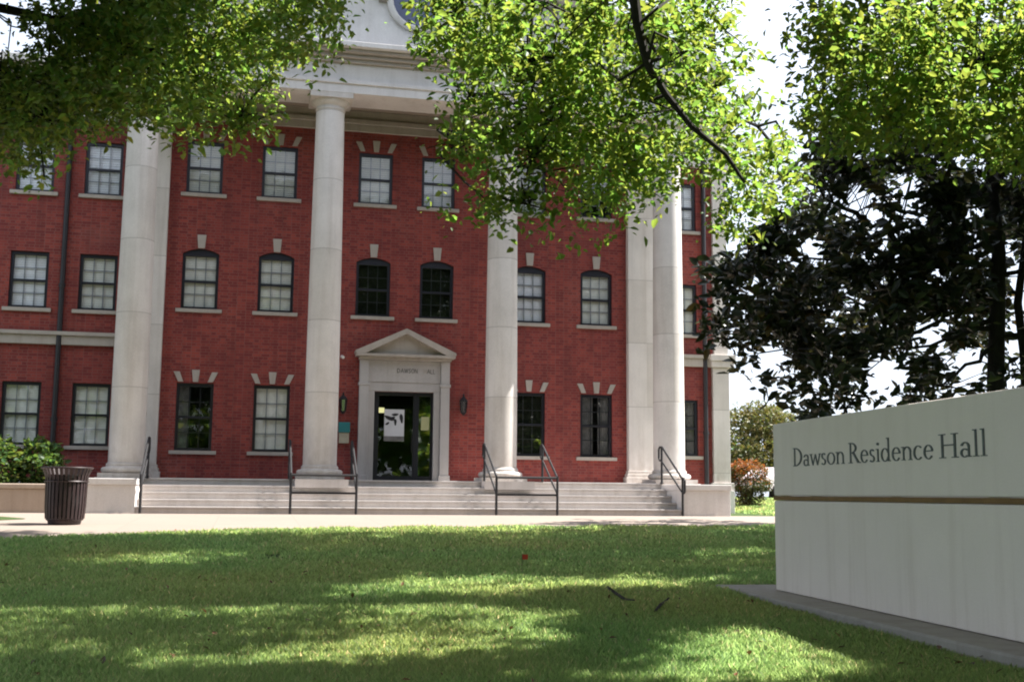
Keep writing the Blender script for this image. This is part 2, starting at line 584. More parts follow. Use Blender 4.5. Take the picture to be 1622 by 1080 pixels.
def sheet(name, xs, ys, dz, mat, mask=None, rough=0.0):
    X, Y = np.meshgrid(xs, ys)
    Z = terrain(X, Y) + dz
    if rough:
        Z = Z - rough * (0.5 + 0.5 * np.sin(X * 1.7 + 1.3 * np.sin(Y * 0.9)) * np.sin(Y * 1.3 + 0.7 * np.sin(X * 1.1)))
    V = np.stack([X.ravel(), Y.ravel(), Z.ravel()], 1)
    nx, ny = len(xs), len(ys)
    i, j = np.meshgrid(np.arange(nx - 1), np.arange(ny - 1))
    a = (j * nx + i).ravel()
    Q = np.stack([a, a + 1, a + nx + 1, a + nx], 1)
    o = big_mesh(name, V, Q, mat)
    o.data.polygons.foreach_set("use_smooth", [True] * len(o.data.polygons))
    return o


g = sheet("ground", axis(-1200, 1200, -40, 60, 0.5, 58), axis(-300, 1500, -40, 40, 0.5, 60), -0.012, M['ground'])
g["kind"] = "structure"

# paved walk in front of the steps: strips between a far and a near edge
near_px = [(-140, 870), (0, 856), (120, 850), (250, 845), (400, 841), (540, 838), (700, 836.5), (850, 836), (1000, 835.5), (1222, 834.5)]
near = [ground_hit(*p)[:2] for p in near_px]
near = [(-16.0, near[0][1] - 6.0)] + [tuple(p) for p in near] + [(16.0, near[-1][1] + 0.6), (60.0, near[-1][1] + 2.0)]


def near_y(x):
    return np.interp(x, [p[0] for p in near], [p[1] for p in near])


wx = np.concatenate([np.arange(-16, 20, 0.25), np.arange(20, 60.1, 4)])
VV, QQ = [], []
rows = 24
for x in wx:
    for k in range(rows):
        y = near_y(x) + (-3.55 - near_y(x)) * k / (rows - 1)
        VV.append((x, y, float(terrain(x, y)) + 0.004))
for i in range(len(wx) - 1):
    for k in range(rows - 1):
        a = i * rows + k
        QQ.append((a, a + rows, a + rows + 1, a + 1))
walk = big_mesh("walkway", VV, QQ, M['path'])
walk["kind"] = "structure"


# grass strip between planter wall and walk at the far left
def strip_patch():
    VV, QQ = [], []
    xs = np.arange(-15, -7.9, 0.25)
    for x in xs:
        w = min(1.0, (-7.9 - x) / 0.8)
        for k in range(5):
            y = -7.2 - 1.1 * w + 2.2 * w * k / 4
            VV.append((x, y, float(terrain(x, y)) + 0.009))
    for i in range(len(xs) - 1):
        for k in range(4):
            a = i * 5 + k
            QQ.append((a, a + 5, a + 6, a + 1))
    o = big_mesh("grass_verge", VV, QQ, M['ground'])
    o["kind"] = "structure"


strip_patch()

# ------------------------------------------------------------------ the building
hall = empty("residence_hall", (0, 0, 0))
tag(hall, "three storey red brick hall with tall white columns, round-windowed pediment and stone doorway", "building")
P = hall


def wall_panel(x0, x1, z0, z1, y, holes, name, depth=0.14):
    """brick wall in the plane Y = y with window openings (x0,z0,x1,z1,rise)"""
    mb = MB()
    xs = sorted({x0, x1, *[h[0] for h in holes], *[h[2] for h in holes]})
    zs = sorted({z0, z1, *[h[1] for h in holes], *[h[3] for h in holes]})
    for i in range(len(xs) - 1):
        for j in range(len(zs) - 1):
            cx, cz = (xs[i] + xs[i + 1]) / 2, (zs[j] + zs[j + 1]) / 2
            if any(h[0] < cx < h[2] and h[1] < cz < h[3] for h in holes): continue
            mb.add([(xs[i], y, zs[j]), (xs[i + 1], y, zs[j]), (xs[i + 1], y, zs[j + 1]), (xs[i], y, zs[j + 1])], [(0, 1, 2, 3)])
    for hx0, hz0, hx1, hz1, rise in holes:
        for a, b in (((hx0, hz0), (hx1, hz0)), ((hx1, hz0), (hx1, hz1)), ((hx1, hz1), (hx0, hz1)), ((hx0, hz1), (hx0, hz0))):
            mb.add([(a[0], y, a[1]), (b[0], y, b[1]), (b[0], y + depth, b[1]), (a[0], y + depth, a[1])], [(0, 1, 2, 3)])
        if rise:                                              # segmental arch: brick fills the two top corners
            n = 10
            pts = []
            c = (hx0 + hx1) / 2; w = (hx1 - hx0) / 2
            rad = (w * w + rise * rise) / (2 * rise)
            arc = []
            for k in range(n + 1):
                xx = hx0 + (hx1 - hx0) * k / n
                arc.append((xx, hz1 - rise + math.sqrt(rad * rad - (xx - c) ** 2) - (rad - rise)))
            half = n // 2
            mb.prism([(hx0, hz1 - 0.001)] + arc[:half + 1][::1][0:half], y + 0.001, y + depth)
            mb.prism(arc[half + 1:] + [(hx1, hz1 - 0.001)], y + 0.001, y + depth)
    return mb.build(name, M['brick'], P, fix=False)


WW = 0.92
Z1, Z2, Z3 = (1.52, 3.24), (5.16, 6.75), (8.22, 9.64)
XP = [-5.36, -3.43, -0.88, 0.84, 3.43, 5.35]
def h(xc, z, rise=0, w=WW): return (xc - w / 2, z[0], xc + w / 2, z[1], rise)


holes = [h(x, Z3) for x in XP] + [h(x, Z2, 0.13) for x in XP] + [h(x, Z1) for x in (XP[0], XP[1], XP[4], XP[5])]
DX0, DX1, DZ0, DZ1 = -0.78, 0.80, 0.80, 3.16
holes.append((DX0, DZ0, DX1, DZ1, 0))
wall_panel(-7.3, 7.3, 0.0, 10.2, 0.0, holes, "central_wall")
YW = 0.22
W1, W2, W3 = (1.60, 3.18), (5.05, 6.50), (8.06, 9.47)
XL = [-7.9, -9.56, -12.4, -14.06]
holesL = [h(x, z) for x in XL for z in (W1, W2, W3)]
wall_panel(-22, -7.3, 0, 10.1, YW, holesL, "wing_wall")
XR = [7.97]
wall_panel(7.3, 9.32, 0, 10.1, YW, [h(7.97, z) for z in (W1, W2, W3)], "wing_wall")
for s in (-1, 1):
    MB().add([(s * 7.3, 0, 0), (s * 7.3, YW, 0), (s * 7.3, YW, 10.2), (s * 7.3, 0, 10.2)], [(0, 1, 2, 3)]).build("wall_return", M['brick'], P, fix=False)
mb = MB()
mb.add([(9.32, YW, 0), (9.32, 16, 0), (9.32, 16, 10.1), (9.32, YW, 10.1)], [(0, 1, 2, 3)])
mb.add([(-22, YW, 0), (-22, 16, 0), (-22, 16, 10.1), (-22, YW, 10.1)], [(0, 1, 2, 3)])
mb.add([(-22, 16, 0), (9.32, 16, 0), (9.32, 16, 10.1), (-22, 16, 10.1)], [(0, 1, 2, 3)])
mb.build("side_wall", M['brick'], P, fix=False)


def window(xc, z, y, style, arched=False, keys=0, w=WW, deep=0.1):
    x0, x1 = xc - w / 2, xc + w / 2
    z0, z1 = z
    fr = MB()
    t = 0.075
    yf0, yf1 = y + deep - 0.04, y + deep + 0.06
    fr.box(x0, yf0, z0, x0 + t, yf1, z1).box(x1 - t, yf0, z0, x1, yf1, z1)
    fr.box(x0 + t, yf0, z0, x1 - t, yf1, z0 + 0.07)
    top = 0.19 if arched else 0.08
    fr.box(x0 + t, yf0, z1 - top, x1 - t, yf1, z1)
    zm = z0 + (z1 - top - z0) * 0.52
    fr.box(x0 + t, yf0 + 0.012, zm - 0.03, x1 - t, yf1 - 0.012, zm + 0.03)
    o = fr.build("window", M['frame'], P)
    gx0, gx1, gz0, gz1 = x0 + t, x1 - t, z0 + 0.07, z1 - top
    yg = y + deep + 0.012
    pane = MB().add([(gx0, yg, gz0), (gx1, yg, gz0), (gx1, yg, gz1), (gx0, yg, gz1)], [(0, 1, 2, 3)])
    pane.build("pane", M['glassdark'] if style == 'dark' else M['glass'], o, fix=False)
    mu = MB()
    for k in (1, 2):
        xx = gx0 + (gx1 - gx0) * k / 3
        mu.box(xx - 0.011, yg + 0.006, gz0, xx + 0.011, yg + 0.03, gz1)
    for za, zb in ((gz0, zm), (zm, gz1)):
        mu.box(gx0, yg + 0.01, (za + zb) / 2 - 0.011, gx1, yg + 0.026, (za + zb) / 2 + 0.011)
    mu.build("muntin", M['muntin'] if style not in ('curtainleft', 'curtain') else M['frame'], o)
    yb = yg + 0.045
    if style in ('blind', 'cream', 'half'):
        b = MB()
        zb = gz0 if style != 'half' else zm + 0.25
        n = max(6, int((gz1 - zb) / 0.06))
        for k in range(n):                                    # slats of a lowered blind
            za = zb + (gz1 - zb) * k / n; zc = zb + (gz1 - zb) * (k + 1) / n
            b.add([(gx0 - .03, yb, za), (gx1 + .03, yb, za), (gx1 + .03, yb + 0.016, zc), (gx0 - .03, yb + 0.016, zc)], [(0, 1, 2, 3)])
        b.build("blind", M['blindw'] if style == 'cream' else M['blind'], o, fix=False)
    if style == 'dark':
        MB().box(gx0 - .03, yb + .02, gz0, gx1 + .03, yb + .03, gz1).build("reflection_backdrop", M['shade'], o)  # added sheet, coloured to pass for pale greenery reflected in the glass
    if style in ('curtain', 'dark', 'half', 'curtainleft'):
        b = MB()
        segs = [(gx0 - .03, gx0 + (gx1 - gx0) * 0.3)] if style in ('curtainleft',) else \
            ([(gx0 - .03, gx0 + (gx1 - gx0) * 0.42), (gx1 - (gx1 - gx0) * 0.40, gx1 + .03)] if style == 'curtain' else [])
        for a, c in segs:
            n = 14
            for k in range(n):
                xa, xb = a + (c - a) * k / n, a + (c - a) * (k + 1) / n
                ya, yb2 = yb + 0.025 * (k % 2), yb + 0.025 * ((k + 1) % 2)
                b.add([(xa, ya, gz0), (xb, yb2, gz0), (xb, yb2, gz1), (xa, ya, gz1)], [(0, 1, 2, 3)])
        if segs:
            b.build("curtain", M['curtain'], o, fix=False)
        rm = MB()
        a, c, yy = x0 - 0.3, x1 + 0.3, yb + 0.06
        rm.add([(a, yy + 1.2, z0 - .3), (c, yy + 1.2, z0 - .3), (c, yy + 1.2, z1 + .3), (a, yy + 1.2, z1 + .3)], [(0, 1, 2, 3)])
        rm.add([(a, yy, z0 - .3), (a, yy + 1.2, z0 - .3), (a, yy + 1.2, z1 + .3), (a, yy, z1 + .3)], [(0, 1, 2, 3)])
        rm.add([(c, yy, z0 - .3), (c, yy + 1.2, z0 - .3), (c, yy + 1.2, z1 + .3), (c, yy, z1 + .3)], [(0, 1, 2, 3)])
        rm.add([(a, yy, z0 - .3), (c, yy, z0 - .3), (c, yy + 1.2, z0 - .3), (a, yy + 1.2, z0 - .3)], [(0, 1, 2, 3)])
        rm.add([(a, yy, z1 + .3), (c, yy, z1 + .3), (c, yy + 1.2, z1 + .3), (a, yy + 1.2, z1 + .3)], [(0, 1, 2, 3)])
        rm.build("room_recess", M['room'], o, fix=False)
    MB().box(x0 - 0.12, y - 0.07, z0 - 0.095, x1 + 0.12, y + deep - 0.045, z0 - 0.002).build("sill", M['trim'], o, bevel=0.008)
    zc = z1
    if keys == 3:
        for s in (-1, 0, 1):
            if s == 0:
                pts = [(xc - .065, zc + 0.03), (xc + .065, zc + 0.03), (xc + .10, zc + 0.34), (xc - .10, zc + 0.34)]
            else:
                q = [(0.30, 0.03), (0.43, 0.03), (0.555, 0.29), (0.40, 0.29)]
                pts = [(xc + s * a, zc + b) for a, b in q]
                if s < 0: pts = pts[::-1]
            MB().prism(pts, y - 0.035, y + 0.05).build("keystone", M['trim'], o, bevel=0.006)
    elif keys == 1:
        pts = [(xc - .085, zc + 0.01), (xc + .085, zc + 0.01), (xc + .115, zc + 0.36), (xc - .115, zc + 0.36)]
        MB().prism(pts, y - 0.045, y + 0.05).build("keystone", M['trim'], o, bevel=0.006)
    return o


st3 = ['cream', 'cream', 'cream', 'blind', 'cream', 'half']
st2 = ['cream', 'cream', 'dark', 'dark', 'blind', 'cream']
st1 = ['curtainleft', 'cream', None, None, 'dark', 'curtain']
for i, x in enumerate(XP):
    o = window(x, Z3, 0, st3[i], keys=3)
    o = window(x, Z2, 0, st2[i], arched=True, keys=1)
    if st2[i] == 'dark': o["label"] = "unlit window with no blind mirroring green trees"
    if st1[i]:
        o = window(x, Z1, 0, st1[i], keys=3)
        if st1[i] != 'cream': o["label"] = "dark window with its blind open"
for x in XL:
    window(x, W3, YW, 'blind'); window(x, W2, YW, 'blind' if x < -9 else 'cream'); window(x, W1, YW, 'cream')
window(7.97, W3, YW, 'blind'); window(7.97, W2, YW, 'cream'); window(7.97, W1, YW, 'curtain')

# belt course, plinth, corner pier, cornice on the wings
MB().box(-22, YW - 0.10, 4.13, -7.31, YW + 0.05, 4.36).box(-22, YW - 0.16, 4.362, -7.31, YW + 0.05, 4.46).build("belt_course", M['trim'], P, bevel=0.01)
MB().box(7.31, YW - 0.10, 4.13, 8.80, YW + 0.05, 4.36).box(7.31, YW - 0.16, 4.362, 8.80, YW + 0.05, 4.46).build("belt_course", M['trim'], P, bevel=0.01)
MB().box(-22, YW - 0.06, 0.0, -7.31, YW + 0.05, 0.76).build("wing_plinth", M['stone'], P, bevel=0.01)
pier = MB()
pier.box(8.84, YW - 0.12, 0.86, 9.34, YW + 0.55, 4.12).box(8.90, YW - 0.10, 4.50, 9.33, YW + 0.5, 9.95)
pier.box(8.78, YW - 0.20, 4.125, 9.46, YW + 0.6, 4.30).box(8.74, YW - 0.25, 4.302, 9.50, YW + 0.62, 4.48)
pier.box(8.76, YW - 0.18, 0.66, 9.42, YW + 0.6, 0.858)
q = pier.build("corner_pier", M['column'], P, bevel=0.012)
for k in range(14):
    zz = 1.1 + k * 0.62
    if 3.9 < zz < 4.4: continue
    MB().box(8.66, YW - 0.03, zz, 8.835, YW + 0.02, zz + 0.3).build("quoin", M['brick'], q)
for a, c in ((-22, -7.6), (7.6, 9.5)):
    wc = MB()
    wc.box(a, YW - 0.1, 9.96, c, YW + 0.4, 10.42).box(a, YW - 0.06, 10.422, c, YW + 0.4, 11.1)
    wc.box(a, YW - 0.3, 11.102, c, YW + 0.4, 11.3).box(a, YW - 0.55, 11.302, c, YW + 0.4, 11.5)
    wc.build("wing_cornice", M['stone'], P, bevel=0.015)
rf = MB()
rf.add([(-22, -0.3, 11.5), (9.5, -0.3, 11.5), (9.5, 16.3, 11.5), (-22, 16.3, 11.5), (-17, 8, 13.1), (4.5, 8, 13.1)],
       [(0, 1, 5, 4), (1, 2, 5), (2, 3, 4, 5), (3, 0, 4)])
rf.box(-22, 0.7, 10.1, 9.3, 16, 11.49)
rf.build("roof", M['roof'], P)

# downpipes
for xx, yy in ((-8.74, YW - 0.09), (8.62, YW - 0.10)):
    d = MB().tube([(xx, yy, 0.3), (xx, yy, 11.2)], 0.065, 10)
    for zz in (2.2, 5.6, 8.9): d.tube([(xx, yy, zz), (xx, yy, zz + 0.09)], 0.085, 10)
    d.build("downpipe", M['downpipe'], P, smooth=True)

# portico: pilasters, columns, entablature, pediment
for s in (-1, 1):
    pm = MB().box(s * 6.72 - .5, -0.2, 1.16, s * 6.72 + .5, -0.002, 10.0)
    o = pm.build("pilaster", M['column'], P, bevel=0.015)
    b = MB().box(s * 6.72 - .60, -0.31, 0.80, s * 6.72 + .60, -0.002, 0.98).box(s * 6.72 - .56, -0.27, 0.982, s * 6.72 + .56, -0.002, 1.07)
    b.box(s * 6.72 - .53, -0.23, 1.072, s * 6.72 + .53, -0.002, 1.158)
    b.build("base", M['column'], o, bevel=0.012)
    c = MB().box(s * 6.72 - .54, -0.24, 10.002, s * 6.72 + .54, -0.002, 10.1).box(s * 6.72 - .60, -0.3, 10.102, s * 6.72 + .60, -0.002, 10.19)
    c.build("capital", M['column'], o, bevel=0.012)
CX = [-6.77, -2.257, 2.257, 6.77]
CY = -1.86
for x in CX:
    prof = []
    zb, zt = 1.16, 10.06
    n = 60
    joints = [zb + (zt - zb) * k / 5 for k in range(1, 5)]
    for k in range(n + 1):
        t = k / n
        r = 0.41 - 0.055 * (max(0, t - 0.12) / 0.88) ** 1.5
        prof.append((r, zb + (zt - zb) * t))
    rt = prof[-1][0]
    o = MB().lathe(prof, (x, CY), 48).build("column", M['column'], P, smooth=True)
    bs = MB().box(x - .565, CY - .565, 0.80, x + .565, CY + .565, 0.90)
    tor = [(0.50, 0.902)]
    for k in range(9):
        a = -math.pi / 2 + math.pi * k / 8
        tor.append((0.49 + 0.07 * math.cos(a), 0.975 + 0.07 * math.sin(a)))
    tor += [(0.46, 1.047), (0.445, 1.08), (0.455, 1.10), (0.44, 1.12), (0.41, 1.158)]
    bs.lathe(tor, (x, CY), 40)
    bs.build("base", M['column'], o, smooth=True)
    cp = MB().lathe([(rt, 10.062), (rt + .02, 10.07), (rt + .02, 10.10), (rt, 10.11), (rt, 10.16), (rt + .05, 10.2), (rt + .12, 10.26), (rt + .13, 10.30)], (x, CY), 40)
    cp.box(x - .53, CY - .53, 10.302, x + .53, CY + .53, 10.428)
    cp.build("capital", M['column'], o, smooth=True)

YF = -2.40
MB().box(-7.55, YF, 10.43, 7.55, -1.32, 10.73).box(-7.55, -1.318, 10.43, -6.3, -0.002, 10.73).box(6.3, -1.318, 10.43, 7.55, -0.002, 10.73)\
    .box(-7.58, YF - 0.05, 10.66, 7.58, YF + 0.1, 10.745).build("architrave", M['stone'], P, bevel=0.008)
MB().box(-7.52, YF + 0.03, 10.747, 7.52, -1.3, 11.20).box(-7.52, -1.298, 10.747, -6.3, 0, 11.2).box(6.3, -1.298, 10.747, 7.52, 0, 11.2).build("frieze", M['stone'], P)
MB().box(-7.62, YF - 0.08, 11.202, 7.62, 0.3, 11.29).box(-7.74, YF - 0.2, 11.292, 7.74, 0.3, 11.38).box(-7.9, YF - 0.36, 11.382, 7.9, 0.3, 11.46).build("bed_moulding", M['trim'], P, bevel=0.01)
MB().box(-8.1, YF - 0.52, 11.462, 8.1, 0.3, 11.59).build("cornice", M['stone'], P, bevel=0.012)
MB().box(-6.29, -1.3, 10.76, 6.29, -0.002, 10.80).build("portico_ceiling", M['soffit'], P)
MB().box(-6.1, -0.10, 10.19, 6.1, -0.003, 10.38).box(-6.1, -0.18, 10.382, 6.1, -0.003, 10.5).box(-6.1, -0.12, 10.502, 6.1, -0.003, 10.757).build("wall_band", M['trim'], P, bevel=0.01)
AP = 14.75
MB().prism([(-7.7, 11.592), (7.7, 11.592), (0, AP)], YF + 0.05, 0.4).build("tympanum", M['stone'], P)
rk = MB()
for s in (-1, 1):
    pts = [(s * 8.1, 11.592), (s * 8.1, 11.90), (0, AP + 0.42), (0, AP + 0.05)]
    if s > 0: pts = pts[::-1]
    rk.prism(pts[::-1], YF - 0.52 + (0.003 if s > 0 else 0), 0.4)
rk.build("raking_cornice", M['stone'], P)
rx, rz, ro, ri = -0.12, 13.02, 0.83, 0.66
rr = MB()
n = 48
vs, fs = [], []
for k in range(n):
    a = 2 * math.pi * k / n
    for r, y in ((ro, YF + 0.06), (ro, YF - 0.03), (ro - .06, YF - 0.07), (ri + .04, YF - 0.07), (ri, YF - 0.02), (ri, YF + 0.06)):
        vs.append((rx + r * math.cos(a), y, rz + r * math.sin(a)))
for k in range(n):
    for j in range(5):
        a, b2 = k * 6 + j, ((k + 1) % n) * 6 + j
        fs.append((a, b2, b2 + 1, a + 1))
rr.add(vs, fs)
rw = rr.build("round_window", M['stone'], P, smooth=True)
MB().add([(rx + ri * math.cos(2 * math.pi * k / n), YF + 0.03, rz + ri * math.sin(2 * math.pi * k / n)) for k in range(n)], [tuple(range(n))]).build("pane", M['blue'], rw)
for a in (0, 90, 180, 270):
    ca, sa = math.cos(R(a)), math.sin(R(a))
    pts = [(rx + ca * r - sa * w, rz + sa * r + ca * w) for r, w in ((ro - .02, -.075), (ro + .2, -.10), (ro + .2, .10), (ro - .02, .075))]
    MB().prism(pts, YF - 0.09, YF + 0.06).build("keystone", M['trim'], rw)

# doorway
sur = MB()
sx0, sx1 = -1.19, 1.21
dcx = 0.01
for x0, x1 in ((sx0, sx0 + .24), (sx1 - .24, sx1)):
    sur.box(x0, -0.20, 0.80, x1, -0.002, 3.98)
    sur.box(x0 - .03, -0.23, 0.80, x1 + .03, -0.002, 0.96)
    sur.box(x0 - .025, -0.225, 3.30, x1 + .025, -0.002, 3.38)
for x0, x1 in ((sx0 + .242, DX0), (DX1, sx1 - .242)):
    sur.box(x0, -0.10, 0.80, x1, 0.12, DZ1)
sur.box(sx0 + .242, -0.10, DZ1 + .002, sx1 - .242, 0.12, 3.40)
sur.box(sx0 + .242, -0.12, 3.402, sx1 - .242, -0.002, 3.98)
ds = sur.build("door_surround", M['doorstone'], P, bevel=0.01)
pd = MB()
pd.box(sx0 - .03, -0.28, 3.985, sx1 + .03, -0.002, 4.06).box(sx0 - .12, -0.38, 4.062, sx1 + .12, -0.002, 4.13)
pd.prism([(sx0 - .02, 4.132), (sx1 + .02, 4.132), (dcx, 4.68)], -0.20, -0.002)
for s in (-1, 1):
    hw = (sx1 - sx0) / 2 + .14
    pts = [(dcx + s * hw, 4.132), (dcx + s * hw, 4.20), (dcx, 4.82), (dcx, 4.68), (dcx + s * (hw - .27), 4.132)]
    pd.prism(pts, -0.38 + (0.003 if s > 0 else 0), -0.002)
pd.build("pediment", M['trim'], ds, bevel=0.008)

# worn inscription over the door
STROKES = {
    'D': [((0, 0), (0, 1)), ((0, 1), (.45, .85)), ((.45, .85), (.6, .5)), ((.6, .5), (.45, .15)), ((.45, .15), (0, 0))],
    'A': [((0, 0), (.32, 1)), ((.32, 1), (.64, 0)), ((.12, .36), (.52, .36))],
    'W': [((0, 1), (.2, 0)), ((.2, 0), (.4, .9)), ((.4, .9), (.6, 0)), ((.6, 0), (.8, 1))],
    'S': [((.5, .85), (.25, 1)), ((.25, 1), (.05, .75)), ((.05, .75), (.45, .3)), ((.45, .3), (.25, 0)), ((.25, 0), (0, .15))],
    'O': [((.3, 0), (.02, .3)), ((.02, .3), (.02, .7)), ((.02, .7), (.3, 1)), ((.3, 1), (.58, .7)), ((.58, .7), (.58, .3)), ((.58, .3), (.3, 0))],
    'N': [((0, 0), (0, 1)), ((0, 1), (.55, 0)), ((.55, 0), (.55, 1))],
    'H': [((0, 0), (0, 1)), ((.55, 0), (.55, 1)), ((0, .5), (.55, .5))],
    'L': [((0, 1), (0, 0)), ((0, 0), (.45, 0))],
    'I': [((0, 0), (0, 1))],
}
ADV = dict(D=.8, A=.82, W=.98, S=.68, O=.78, N=.76, H=.76, L=.6, I=.3)
xx = -0.19
for wd, xs_ in (("DAWSON", -0.19), ("HALL", 0.52)):
    xx = xs_
    for ch in wd:
        mb = MB()
        for (a, b2) in STROKES[ch]:
            hgt = 0.115
            p0 = np.array([xx + a[0] * hgt, 3.66 + a[1] * hgt]); p1 = np.array([xx + b2[0] * hgt, 3.66 + b2[1] * hgt])
            d = p1 - p0; d /= np.linalg.norm(d); nn = np.array([-d[1], d[0]]) * 0.009
            mb.prism([p0 - nn, p1 - nn, p1 + nn, p0 + nn], -0.1245 - 0.0004 * len(mb.f) / 6, -0.119)
        mb.build("inscription_letter", M['trim'] if ch == 'H' else M['curtain'], ds)
        xx += ADV[ch] * 0.115

door = MB()
yd = 0.06
door.box(DX0, yd, DZ0 + .02, DX0 + .07, yd + .1, DZ1).box(DX1 - .05, yd, DZ0 + .02, DX1, yd + .1, DZ1)
door.box(DX0 + .07, yd, DZ1 - .09, DX1 - .05, yd + .1, DZ1).box(DX0 + .07, yd, DZ0 + .02, DX1 - .05, yd + .1, DZ0 + .14)
door.box(0.34, yd, DZ0 + .14, 0.43, yd + .1, DZ1 - .09)
door.box(DX0 + .07, yd + .01, DZ0 + .14, DX0 + .14, yd + .09, DZ1 - .09).box(0.28, yd + .01, DZ0 + .14, 0.34, yd + .09, DZ1 - .09)
dr = door.build("door", M['frame'], P)
MB().add([(DX0 + .14, yd + .05, DZ0 + .14), (0.28, yd + .05, DZ0 + .14), (0.28, yd + .05, DZ1 - .09), (DX0 + .14, yd + .05, DZ1 - .09)], [(0, 1, 2, 3)]).build("door_pane", M['glass'], dr)
MB().add([(0.43, yd + .05, DZ0 + .14), (DX1 - .05, yd + .05, DZ0 + .14), (DX1 - .05, yd + .05, DZ1 - .09), (0.43, yd + .05, DZ1 - .09)], [(0, 1, 2, 3)]).build("sidelight_pane", M['glassdark'], dr)
MB().tube([(0.24, yd - .05, 1.55), (0.24, yd - .05, 2.0)], 0.014, 8).tube([(0.24, yd - .05, 1.57), (0.24, yd + .02, 1.57)], 0.01, 6).tube([(0.24, yd - .05, 1.98), (0.24, yd + .02, 1.98)], 0.01, 6).build("handle", M['iron'], dr, smooth=True)
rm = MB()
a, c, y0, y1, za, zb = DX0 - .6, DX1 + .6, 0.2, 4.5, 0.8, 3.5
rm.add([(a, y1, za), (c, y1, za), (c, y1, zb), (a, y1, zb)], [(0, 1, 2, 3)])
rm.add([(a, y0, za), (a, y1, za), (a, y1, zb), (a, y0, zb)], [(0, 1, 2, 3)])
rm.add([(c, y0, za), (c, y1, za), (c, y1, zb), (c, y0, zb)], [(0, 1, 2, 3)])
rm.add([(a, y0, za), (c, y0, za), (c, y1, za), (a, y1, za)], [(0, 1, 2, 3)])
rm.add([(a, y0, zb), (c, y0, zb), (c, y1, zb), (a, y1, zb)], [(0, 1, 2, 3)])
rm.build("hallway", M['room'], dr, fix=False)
lp = MB().box(-0.64, 0.9, 2.66, -0.40, 0.96, 2.80).build("lit_lamp", M['lamp'], None)
tag(lp, "small glowing yellow lamp seen through the dark glass door", "lamp")

# notices on the door
po = empty("poster", (-0.22, yd + .04, 1.86))
tag(po, "black and white poster taped inside the dark glass entrance door", "poster")
MB().box(-0.265, 0, 0, 0.265, 0.004, 0.84).build("sheet", M['paper'], po)
ink = MB()
for (cx, cz, w, hh, an) in ((-.12, .60, .15, .05, -20), (0.02, .70, .09, .035, 5), (.19, .60, .045, .13, 8), (.03, .50, .035, .09, 0), (-.18, .46, .06, .03, 35), (-.05, .60, .08, .045, 20)):
    pts = []
    for k in range(12):
        a = 2 * math.pi * k / 12
        u_, v_ = w * math.cos(a) * (1 + .2 * math.sin(3 * a)), hh * math.sin(a)
        pts.append((cx + u_ * math.cos(R(an)) - v_ * math.sin(R(an)), cz + u_ * math.sin(R(an)) + v_ * math.cos(R(an))))
    ink.prism(pts, -0.004 - 0.0004 * len(ink.f) / 14, -0.001)
ink.build("printed_figure", M['ink'], po)
MB().box(-0.262, -0.003, 0.005, 0.262, -0.0005, 0.13).build("grey_footer", M['curtain'], po)
no = MB().box(0.50, yd + .043, 2.16, 0.72, yd + .047, 2.52).build("notice", M['yellowpaper'], None)
tag(no, "pale yellow paper notice on the narrow sidelight beside the door", "notice")


# wall lanterns either side of the door
def lantern():
    r = empty("wall_lantern")
    b = MB().box(-.05, -0.03, -.16, .05, -0.002, .16)
    b.tube([(0, -.02, .1), (0, -.10, .2), (0, -.15, .2)], 0.014, 8)
    b.build("bracket", M['iron'], r)
    cg = MB()
    for k in range(6):
        a0 = 2 * math.pi * k / 6
        cg.tube([(.075 * math.cos(a0), -.15 + .075 * math.sin(a0), -.2), (.1 * math.cos(a0), -.15 + .1 * math.sin(a0), .1)], 0.009, 6)
    cg.lathe([(.03, -.27), (.05, -.23), (.085, -.2), (.075, -.19)], (0, -.15), 12)
    cg.lathe([(.11, .1), (.12, .115), (.05, .2), (.02, .24), (.03, .27), (.005, .31)], (0, -.15), 12)
    cg.build("cage", M['iron'], r)
    MB().lathe([(.068, -.19), (.092, .1)], (0, -.15), 6).build("glass_shade", M['glassdark'], r)
    return r


la = lantern()
tag(la, "black wall lantern on the brick between the second column and the doorway", "lantern", "lanterns flanking the door")
la.location = (-1.60, 0, 2.80)
lb2 = copy_tree(la)
lb2.location = (1.60, 0, 2.84)
tag(lb2, "black wall lantern on open brick to the right of the stone doorway", "lantern", "lanterns flanking the door")

mbx = empty("letter_box", (-1.55, 0, 1.77))
tag(mbx, "teal topped beige box on the wall left of the doorway", "letter box")
MB().box(-.13, -.10, 0, .13, -0.002, .28).build("body", M['beige'], mbx, bevel=0.01)
MB().box(-.15, -.13, .282, .15, -0.002, .55).build("lid", M['teal'], mbx, bevel=0.015)
cam_ = empty("security_camera", (-1.66, 0, 4.05))
tag(cam_, "tiny white security camera on the brick left of the door pediment", "camera")
MB().box(-.03, -.06, -.03, .03, -.002, .03).build("bracket", M['white'], cam_)
MB().tube([(0, -.06, .0), (0.02, -.24, -.04)], 0.04, 10).build("body", M['white'], cam_, smooth=True)

